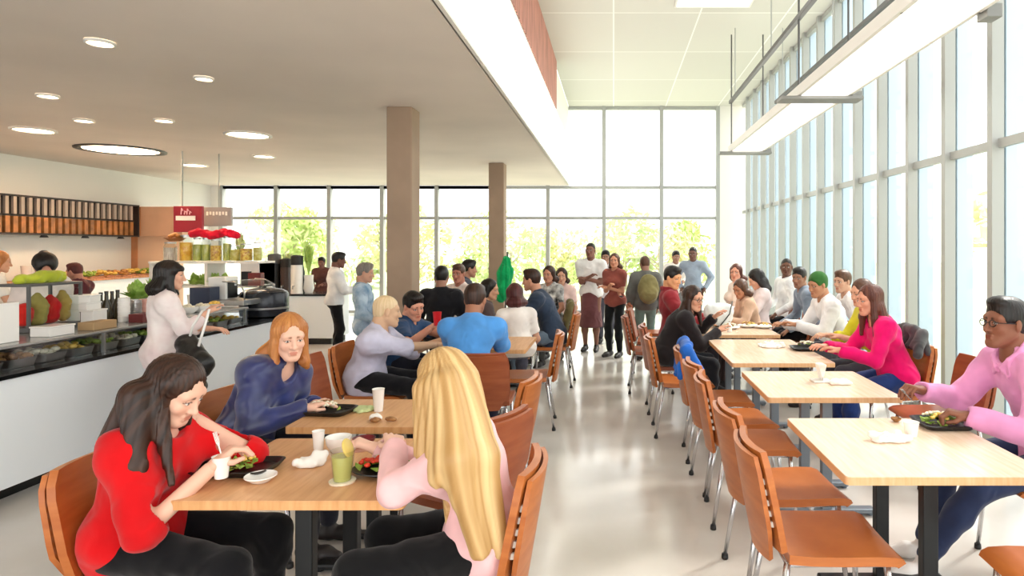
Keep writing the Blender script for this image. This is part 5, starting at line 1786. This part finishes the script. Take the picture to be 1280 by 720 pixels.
for i, (u, x, h, m, l) in enumerate(((155, -4.1, 0.20, M_PORC, 'white column of stacked cups on the counter'), (170, -4.1, 0.17, M_STEEL, 'steel cutlery canister on the counter'), (181, -4.1, 0.17, mat('pink_can', (0.88, 0.66, 0.60)), 'pale pink canister beside the woman at the counter'))):
    t = MB().lathe([(0.038, 0), (0.042, 0.01), (0.042, h), (0.035, h), (0.034, h - 0.03), (1e-5, h - 0.03)], n=18)
    for q in range(4):
        t.lathe([(0.044, h * 0.2 * (q + 1)), (0.0445, h * 0.2 * (q + 1) + 0.006), (0.041, h * 0.2 * (q + 1) + 0.01)], n=18)
    one(t.build('canister', m, None, True, auto=40), l, 'canister', onl(u, x))


def leafy(label, loc, r, h, n, seed, name='lettuce', m=None, pot=None, cat='plant'):
    rs = random.Random(seed)
    t = thing(name, label, cat, loc)
    f = MB()
    z0 = 0.0
    if pot:
        MB().lathe([(r * 0.45, 0), (r * 0.55, pot), (r * 0.48, pot), (1e-5, pot * 0.9)], n=18).build('pot', M_PORC, t, True, auto=40)
        z0 = pot * 0.9
    for _ in range(n):
        a, el = rs.uniform(0, 6.283), rs.uniform(0.15, 1.45)
        d = Vector((math.cos(a) * math.cos(el) * r, math.sin(a) * math.cos(el) * r, math.sin(el) * h)) * rs.uniform(0.5, 1.0)
        s = Vector((-math.sin(a), math.cos(a), 0)) * r * 0.28
        b0 = Vector((0, 0, z0))
        up = Vector((0, 0, r * 0.1))
        f.add([b0 + d * 0.15, b0 + d * 0.6 + s + up, b0 + d * 0.65, b0 + d * 0.6 - s + up, b0 + d], [(0, 1, 2), (0, 2, 3), (1, 4, 2), (2, 4, 3)])
    f.build('leaves', m or M_LET, t)
    return t


M_LET = mat('lettuce', (0.50, 0.68, 0.22), rough=0.5, col2=(0.76, 0.86, 0.48), scale=14)
leafy('leafy green lettuce in a white pot behind the canisters, left of the counter woman', onl(172, -4.32, LZ), 0.17, 0.20, 70, 2, pot=0.16)
leafy('smaller lettuce in a white pot, closest to the woman at the counter', onl(193, -4.42, LZ), 0.13, 0.20, 60, 3, pot=0.18)

# glass bowls, boxes and machines to the right of the woman
carton('dark navy box on the counter right of the counter woman', onl(256, -4.35), (0.2, 0.2, 0.20), 6, mat('navy_box', (0.16, 0.20, 0.30), rough=0.5), lid=False)
cm = thing('coffee_machine', 'white and black coffee machine on the counter shelf', 'coffee machine', onl(279, -4.32))
MB().box((0, 0, 0.15), (0.20, 0.22, 0.30), None, 0.012).build('body', M_PORC, cm)
MB().box((0.085, 0, 0.16), (0.05, 0.17, 0.19), None, 0.004).build('front_panel', M_BLACK, cm)
MB().tube([(0.10, 0, 0.24), (0.135, 0, 0.24), (0.135, 0, 0.20)], 0.012, 8).build('spout', M_STEEL, cm)
MB().box((0.11, 0, 0.015), (0.10, 0.16, 0.03), None, 0.004).build('drip_tray', M_STEEL, cm)
sg = thing('sneeze_guard', 'curved clear glass guard over steel pans at the counters far end', 'glass guard', onl(306, -4.10))
MB().box((0, 0, 0.03), (0.34, 0.62, 0.06), None, 0.006).build('tray', M_STEEL, sg)
g = MB()
pr = [(0.17, 0.06), (0.175, 0.14), (0.14, 0.21), (0.06, 0.25), (-0.06, 0.26)]
g.add([(x, y, z) for x, z in pr for y in (-0.31, 0.31)], [(2 * i, 2 * i + 1, 2 * i + 3, 2 * i + 2) for i in range(4)])
g.build('glass', M_CLEAR, sg, True)
for y in (-0.3, 0.3):
    MB().tube([(x, y, z) for x, z in pr], 0.008, 8).build('side_rail', M_STEEL, sg, True)
for i, (u, x, l, ms) in enumerate(((236, -4.02, 'white bowl of dumplings beside the counter woman', M_RICE), (252, -3.98, 'white bowl of rice on the counter, right of the dumplings', M_RICE), (268, -4.0, 'white bowl of bread on the counter in front of the coffee machine', M_CORN))):
    bowl(l, onl(u, x), 0.085, 0.06)
    f = MB()
    for q in range(14):
        a, r_ = rs.uniform(0, 6.283), rs.uniform(0, 0.055)
        f.ball((math.cos(a) * r_, math.sin(a) * r_, 0.05 + 0.02 * (1 - r_ / 0.055)), 0.022, 8, 6)
    tag(one(f.build('food', ms, None, True), l.replace('white bowl of ', 'food: ').replace('food: ', 'pile of '), 'food', onl(u, x)), kind='stuff')
# big dark kettle at the counter's rounded end
kt = thing('soup_kettle', 'big dark round soup kettle on the rounded end of the food counter', 'soup kettle', (-4.02, 7.18, 0.811))
MB().lathe([(0.20, 0), (0.245, 0.01), (0.255, 0.10), (0.255, 0.25), (0.235, 0.28), (0.21, 0.285)], n=32).build('body', mat('kettle_dark', (0.17, 0.18, 0.21), rough=0.25, metal=0.3), kt, True, auto=40)
MB().lathe([(0.22, 0.283), (0.20, 0.30), (0.08, 0.325), (1e-5, 0.328)], n=32).build('lid', mat('kettle_lid', (0.28, 0.27, 0.29), rough=0.25, metal=0.5), kt, True, auto=40)
MB().lathe([(0.02, 0.325), (0.025, 0.35), (1e-5, 0.355)], n=14).build('knob', M_BLACK, kt, True, auto=40)
MB().lathe([(0.256, 0.085), (0.262, 0.09), (0.262, 0.105), (0.256, 0.11)], n=32).build('band', M_STEEL, kt, True, auto=40)

# ---- the drinks counter further back
dc = thing('drinks_counter', 'white drinks counter with a dark base behind the food counter', 'counter', (-5.75, 10.55, 0))
MB().bx(-1.05, 1.15, -0.3, 0.3, 0.10, 0.80, 0.01).build('front_panel', M_PANEL, dc)
MB().bx(-1.0, 1.1, -0.27, 0.27, 0.0, 0.10).build('kick_plate', M_SLAB, dc)
MB().bx(-1.08, 1.18, -0.33, 0.33, 0.80, 0.83, 0.004).build('worktop', M_SLAB, dc)
DZ = 0.831


def ond(u, Y=10.55, z=DZ):
    return Vector(((u - VPU) * Y / FPX, Y, z))


def dispenser(label, loc, h, r, m, top):
    t = thing('drink_dispenser', label, 'drink dispenser', loc)
    MB().lathe([(r * 1.05, 0), (r * 1.05, 0.03), (r, 0.04), (r, h * 0.72), (r * 0.96, h * 0.74)], n=22).build('tank', m, t, True, auto=40)
    MB().lathe([(r * 1.02, h * 0.74), (r * 1.06, h * 0.8), (r * 1.02, h * 0.97), (r * 0.6, h), (1e-5, h)], n=22).build('top', top, t, True, auto=40)
    MB().tube([(0, -r * 0.95, h * 0.2), (0, -r - 0.05, h * 0.2), (0, -r - 0.05, h * 0.12)], 0.012, 8).build('tap', M_STEEL, t, True)
    return t


dispenser('tall black drink dispenser at the left of the drinks counter', ond(343), 0.66, 0.10, M_BLACK, M_DKMETAL)
dispenser('dark brown drink dispenser beside the tall black one', ond(357), 0.58, 0.085, mat('brown_tank', (0.25, 0.19, 0.18), rough=0.3), M_BLACK)
dispenser('white coffee grinder with a black top on the drinks counter', ond(371, 10.4), 0.64, 0.09, M_PORC, M_BLACK)
vs = thing('vase', 'white vase with a tall sheaf of green stems on the drinks counter', 'vase', ond(386, 10.5))
MB().lathe([(0.06, 0), (0.085, 0.08), (0.07, 0.22), (0.075, 0.30), (0.06, 0.30), (1e-5, 0.27)], n=20).build('body', M_PORC, vs, True, auto=50)
f = MB()
for q in range(42):
    a, r_ = rs.uniform(0, 6.283), rs.uniform(0.02, 0.16)
    e = Vector((math.cos(a) * r_, math.sin(a) * r_, rs.uniform(0.6, 0.88)))
    m_ = Vector((e.x * 0.35, e.y * 0.35, 0.5))
    s = Vector((-math.sin(a), math.cos(a), 0)) * 0.022
    f.add([(0, 0, 0.28), m_ + s, e, m_ - s], [(0, 1, 2, 3)])
f.build('stems', M_LET, vs)
leafy('pale green potted herb between the black dispensers', ond(361, 10.75), 0.22, 0.3, 60, 8, 'potted_herb', M_LEAF[1], 0.45)
bottle('small dark bottle between the grinder and the vase', ond(378, 10.7), 0.62, 0.04, M_BLACK)

# ---- the jar shelf in the middle of the kitchen
SX0, SX1, SY = -6.55, -5.0, 9.0
js = thing('shelf_unit', 'white shelf unit holding jars and lettuces behind the food counter', 'shelf unit', (0, 0, 0))
for z, n_ in ((1.40, 'top_shelf'), (1.06, 'middle_shelf'), (0.72, 'worktop')):
    MB().bx(SX0, SX1, SY - 0.22, SY + 0.22, z - 0.03, z, 0.004).build(n_, M_WHITE, js)
for x in (SX0 + 0.02, SX0 + 0.80, SX1 - 0.02):
    MB().bx(x - 0.02, x + 0.02, SY - 0.20, SY + 0.20, 0, 1.37).build('upright', M_WHITE, js)
MB().bx(SX0, SX1, SY - 0.18, SY + 0.2, 0.08, 0.69).build('cupboard', M_PANEL, js)
MB().bx(SX0 + 1.28, SX1, SY - 0.19, SY + 0.2, 1.07, 1.37).build('box_front', M_WHITE, js)


def onj(u, z=1.401, dy=0.0):
    Y = SY - 0.05 + dy
    return Vector(((u - VPU) * Y / FPX, Y, z))


def jar(label, loc, r, h, m, name='glass_jar', lid=True, group='jars on the top shelf'):
    t = thing(name, label, 'jar', loc, 0, group)
    MB().lathe([(r * 0.92, 0), (r, 0.012), (r, h * 0.80), (r * 0.80, h * 0.9), (r * 0.80, h)], n=18).build('glass', M_CLEAR, t, True, auto=40)
    MB().lathe([(r * 0.88, 0.008), (r * 0.93, 0.02), (r * 0.93, h * 0.74), (1e-5, h * 0.75)], n=18).build('contents', m, t, True, auto=40)
    if lid:
        MB().lathe([(r * 0.84, h * 0.97), (r * 0.84, h * 1.04), (1e-5, h * 1.05)], n=18).build('lid', M_STEEL, t, True, auto=40)
    return t


M_AMBER = mat('amber_pickle', (0.85, 0.58, 0.14), rough=0.3, col2=(0.93, 0.78, 0.30), scale=14)
M_OLIVE = mat('green_pickle', (0.60, 0.63, 0.28), rough=0.3, col2=(0.76, 0.78, 0.42), scale=12, stretch=(6, 6, 1))
M_FLOWER = mat('pickled_flowers', (0.72, 0.44, 0.12), rough=0.4, col2=(0.95, 0.85, 0.40), scale=30)
M_PALEY = mat('pale_pickle', (0.84, 0.82, 0.50), rough=0.4, col2=(0.72, 0.66, 0.20), scale=24)
for (u, r, h, m, l) in ((213, 0.085, 0.26, mat('cutlery_mix', (0.62, 0.58, 0.55), rough=0.4, col2=(0.86, 0.84, 0.82), scale=16, stretch=(8, 8, .5)), 'jar of upright spoons at the left end of the top shelf'),
                        (233, 0.088, 0.36, M_AMBER, 'amber jar of preserves second on the top shelf'),
                        (247, 0.062, 0.32, M_OLIVE, 'narrow green jar of pickles right of the amber jar'),
                        (258, 0.060, 0.32, M_OLIVE, 'second narrow green pickle jar, under the red cloth'),
                        (270, 0.075, 0.30, M_FLOWER, 'jar of orange brown fruit in the middle of the top shelf'),
                        (284, 0.055, 0.34, M_OLIVE, 'tall slim jar of green stalks under the grey sign'),
                        (294, 0.070, 0.22, M_PALEY, 'low jar of pale yellow pickles'),
                        (308, 0.085, 0.24, M_FLOWER, 'round jar of yellow flowers near the right end of the shelf'),
                        (322, 0.060, 0.26, M_PALEY, 'rightmost pale jar on the top shelf')):
    jar(l, onj(u), r, h, m)
leafy('sprig of yellow green herbs behind the jars at the right end', onj(300, dy=0.16), 0.12, 0.36, 40, 11, 'herb_sprig', M_LEAF[1], 0.12)
bk = thing('bread_basket', 'shallow basket of pastries on top of the jar of spoons', 'basket', onj(219, 1.401 + 0.285))
MB().lathe([(0.07, 0), (0.14, 0.045), (0.13, 0.045), (0.06, 0.01), (1e-5, 0.01)], n=20).build('tray', mat('basket', (0.72, 0.48, 0.30), rough=0.8), bk, True, auto=50)
f = MB()
for q in range(16):
    a, r_ = rs.uniform(0, 6.283), rs.uniform(0, 0.09)
    f.ball((math.cos(a) * r_, math.sin(a) * r_, 0.05 + 0.05 * (1 - r_ / 0.09)), 0.035, 8, 6, sz=0.75)
f.build('pastries', mat('pastry', (0.66, 0.40, 0.16), rough=0.6, col2=(0.82, 0.60, 0.34), scale=20), bk, True)['kind'] = 'stuff'
for i, (u, l) in enumerate(((243, 'left lettuce head on the middle shelf under the jars'), (256, 'second lettuce head on the middle shelf'), (269, 'third lettuce head on the middle shelf'), (281, 'rightmost lettuce head on the middle shelf'))):
    leafy(l, onj(u, 1.061, -0.05), 0.15, 0.20, 60, 20 + i, 'lettuce', None, None, 'lettuce')
carton('small dark red box on the middle shelf, in the white cupboard front', onj(320, 1.061, -0.22), (0.18, 0.10, 0.18), 0, mat('dark_red_box', (0.42, 0.13, 0.13)), lid=False)
carton('black block for the dark opening between the lettuces and the white cupboard front', onj(308, 1.061, -0.23), (0.10, 0.08, 0.2), 0, M_BLACK, lid=False)  # shade inside the cupboard opening, built as a black block
for i, (u, x, l) in enumerate(((240, 0, 'white jug on the worktop under the lettuces'), (262, 0, 'second white jug on the shelf unit worktop'))):
    cup(l, onj(u, 0.721, -0.08), 0.06, 0.20, M_PORC, 'white jugs', 'jug', name='jug')

# hanging signs
sg = thing('hanging_sign', 'dark red hanging sign with a white band over the jar shelf', 'sign', at(236, 274, 9.6))
MB().box((0, 0, 0), (0.44, 0.05, 0.40), None, 0.006).build('panel', mat('sign_red', (0.60, 0.13, 0.20), rough=0.4), sg)
MB().bx(-0.18, 0.12, -0.032, -0.026, -0.02, 0.05).build('white_band', M_PORC, sg)
lt = MB()
for (x, hh) in ((-0.10, 0.10), (-0.05, 0.06), (-0.01, 0.09), (0.03, 0.05)):
    lt.tube([(x, -0.03, 0.07), (x + 0.01, -0.03, 0.07 + hh), (x + 0.03, -0.03, 0.07 + hh * 0.6)], 0.008, 6)
lt.build('emblem', mat('sign_pink', (0.92, 0.72, 0.76)), sg)
for x in (-0.10,):
    MB().tube([(x, 0, 0.20), (x, 0, ZL - sg.location.z)], 0.012, 8).build('rod', M_METAL, sg)
sg = thing('hanging_sign', 'grey hanging sign with pale lettering right of the red sign', 'sign', at(272, 271, 9.9))
MB().box((0, 0, 0), (0.46, 0.05, 0.30), None, 0.006).build('panel', mat('sign_grey', (0.60, 0.58, 0.58), rough=0.4), sg)
lt = MB()
for k in range(7):
    lt.bx(-0.16 + 0.05 * k, -0.13 + 0.05 * k, -0.032, -0.026, 0.02 + 0.01 * (k % 2), 0.08)
lt.build('lettering', M_PORC, sg)
MB().tube([(0.02, 0, 0.15), (0.02, 0, ZL - sg.location.z)], 0.010, 8).build('rod', M_METAL, sg)
S = Solid()
for k in range(7):
    S.rc(V3(-0.27 + 0.09 * k, 0, 0.02 * math.sin(k * 1.5)), V3(-0.27 + 0.09 * (k + 1), 0, 0.02 * math.sin(k * 1.5 + 1.5)), 0.055, 0.055, 0.03)
rc_ = np_obj('red_cloth', [S.mesh(0.012, [folds(0.006, 2, 1)])], cloth('red', (0.84, 0.08, 0.20)))
one(rc_, 'bright red cloth swag draped across the tall jars under the signs', 'cloth', onj(264, 1.79))

# ---- the left wall of the kitchen: slatted cabinet, wood panels, back counter with warm food
cb = thing('wall_cabinet', 'long dark wall cabinet with pale slats above amber slats', 'cabinet', (XL, 9.2, 1.8))
MB().bx(0, 0.38, -4.2, 3.0, 0, 0.02).bx(0, 0.38, -4.2, 3.0, 0.60, 0.62).bx(0, 0.38, 2.97, 3.0, 0, 0.62).bx(0, 0.38, -4.2, -4.17, 0, 0.62).bx(0.0, 0.30, -4.2, 3.0, 0.29, 0.31).build('frame', mat('cabinet_dark', (0.20, 0.16, 0.15), rough=0.5), cb)
MB().bx(0.0, 0.20, -4.15, 2.95, 0.02, 0.60).build('back_panel', mat('cabinet_back', (0.14, 0.11, 0.10), rough=0.6), cb)
f, g = MB(), MB()
y = -4.1
while y < 2.9:
    f.bx(0.33, 0.37, y, y + 0.055, 0.32, 0.59)
    g.bx(0.30, 0.35, y + 0.02, y + 0.095, 0.03, 0.285)
    y += 0.13
f.build('upper_slats', mat('slat_pale', (0.66, 0.60, 0.56), rough=0.6), cb)
g.build('lower_slats', mat('slat_amber', (0.48, 0.33, 0.20), rough=0.5, col2=(0.74, 0.48, 0.26), scale=6), cb)
wp = thing('wood_cabinet', 'honey brown wood cabinet at the far end of the slatted cabinet', 'cabinet', (XL, 12.3, 1.82))
MB().bx(0, 1.15, 0, 0.5, 0, 0.58, 0.006).build('body', M_TANP, wp)
r_ = MB()
for k in range(5):
    r_.bx(0.01 + 0.07 * k, 0.05 + 0.07 * k, -0.02, 0, 0.01, 0.57)
r_.build('ribs', M_WOODP, wp)
nb = thing('kitchen_partition', 'beige partition with a wood edge below the honey brown cabinet', 'partition', (XL, 12.5, 0))
MB().bx(0, 0.95, 0, 0.12, 0, 1.82, 0.004).build('panel', mat('beige_panel', (0.88, 0.74, 0.62), rough=0.6), nb)
MB().bx(0.0, 0.12, -0.02, 0.0, 1.0, 1.82).build('edge_strip', M_WOODP, nb)
bc = thing('back_counter', 'warm lit serving counter along the kitchen wall under the slatted cabinet', 'counter', (XL, 9.2, 0))
MB().bx(0, 0.65, -4.5, 3.0, 0.08, 1.02).build('body', M_PANEL, bc)
MB().bx(0, 0.60, -4.5, 3.0, 0, 0.08).build('kick_plate', M_SLAB, bc)
MB().bx(0, 0.69, -4.52, 3.02, 1.02, 1.06, 0.004).build('worktop', M_WOODP, bc)
for i in range(7):
    y = 10.2 + i * 0.36
    t = thing('pastry_tray', 'wooden tray of golden pastries on the back counter, %s from the left' % ('first', 'second', 'third', 'fourth', 'fifth', 'sixth', 'seventh')[i], 'tray', (XL + 0.42, y, 1.061), 0, 'pastry trays on the back counter')
    MB().box((0, 0, 0.012), (0.40, 0.30, 0.024), None, 0.004).build('board', M_WOODP, t)
    f = MB()
    for q in range(18):
        f.ball((rs.uniform(-0.17, 0.17), rs.uniform(-0.12, 0.12), 0.04 + rs.uniform(0, 0.07)), rs.uniform(0.03, 0.05), 7, 5, sz=0.7)
    f.build('pastries', (mat('pastry', (0.66, 0.4, 0.16)), M_CORN, M_GREEN, M_CORN)[i % 4], t, True)['kind'] = 'stuff'
for i in range(6):
    y = 8.2 + i * 0.42
    cup('white pitcher on the back counter, %s from the left' % ('first', 'second', 'third', 'fourth', 'fifth', 'sixth')[i], (XL + 0.35, y, 1.061), 0.07, 0.24 + 0.05 * (i % 2), M_PORC, 'white pitchers on the back counter', 'pitcher', name='pitcher')
# warm lamps over the pastry trays
for i in range(3):
    y = 10.3 + i * 0.8
    t = thing('heat_lamp', 'small warm lamp under the slatted cabinet, %s from the left' % ('first', 'second', 'third')[i], 'lamp', (XL + 0.25, y, 1.8), 0, 'warm lamps under the cabinet')
    MB().lathe([(0.05, -0.04), (0.06, -0.04), (0.04, 0), (1e-5, 0)], n=14).build('shade', M_DKMETAL, t, True, auto=40)
    MB().lathe([(1e-5, -0.032), (0.048, -0.034)], n=14).build('bulb', mat('warm_bulb', (1.0, 0.82, 0.55), emit=10), t, True)

# glass case with bright produce bags at the left of the counter shelf
dcx = onl(50, -4.36)
dcs = thing('display_case', 'framed glass case of green and red bags on the left of the counter shelf', 'display case', dcx)
b_ = MB().box((0, 0, 0.02), (0.26, 0.46, 0.04), None, 0.005).box((0, 0, 0.345), (0.26, 0.46, 0.02), None, 0.004)
for x in (-0.12, 0.12):
    for y in (-0.22, 0.22):
        b_.box((x, y, 0.18), (0.018, 0.018, 0.34))
b_.build('frame', M_DKMETAL, dcs)
MB().bx(0.118, 0.122, -0.21, 0.21, 0.04, 0.335).build('glass', M_CLEAR, dcs)
for i, (y, w_, h, c, l) in enumerate(((-0.165, 0.055, 0.17, (0.85, 0.18, 0.15), 'red bag at the left of the glass case'), (-0.055, 0.065, 0.24, (0.66, 0.60, 0.32), 'tan olive bag second in the glass case'),
                                      (0.055, 0.060, 0.22, (0.84, 0.12, 0.14), 'tall red bag in the middle right of the glass case'), (0.16, 0.052, 0.25, (0.74, 0.62, 0.34), 'tan bag at the right of the glass case'))):
    S = Solid().rc(V3(0, 0, 0.05), V3(0, 0, h * 0.6), w_ * 0.9, w_, 0.03).rc(V3(0, 0, h * 0.6), V3(0, 0, h - 0.02), w_ * 0.9, 0.022, 0.03)
    o = np_obj('produce_bag', [S.mesh(0.007, [folds(0.003, 2.5, i), plane_cut(V3(0, 0, 0.0), V3(0, 0, -1))])], cloth('bag%d' % i, c))
    one(o, l, 'bag', dcx + Vector((0.03, y, 0.041)), 0, 'bags in the glass case')
S = Solid().rc(V3(0, -0.17, 0.03), V3(0, 0.16, 0.04), 0.035, 0.045, 0.03).el(V3(0, 0.06, 0.04), V3(0.06, 0.12, 0.05), None, 0.03)
o = np_obj('green_cloth', [S.mesh(0.009, [folds(0.006, 2, 3)])], cloth('lime', (0.70, 0.74, 0.22)))
one(o, 'lime green cloth bundle on top of the glass case', 'cloth', dcx + Vector((0.0, 0, 0.355)))
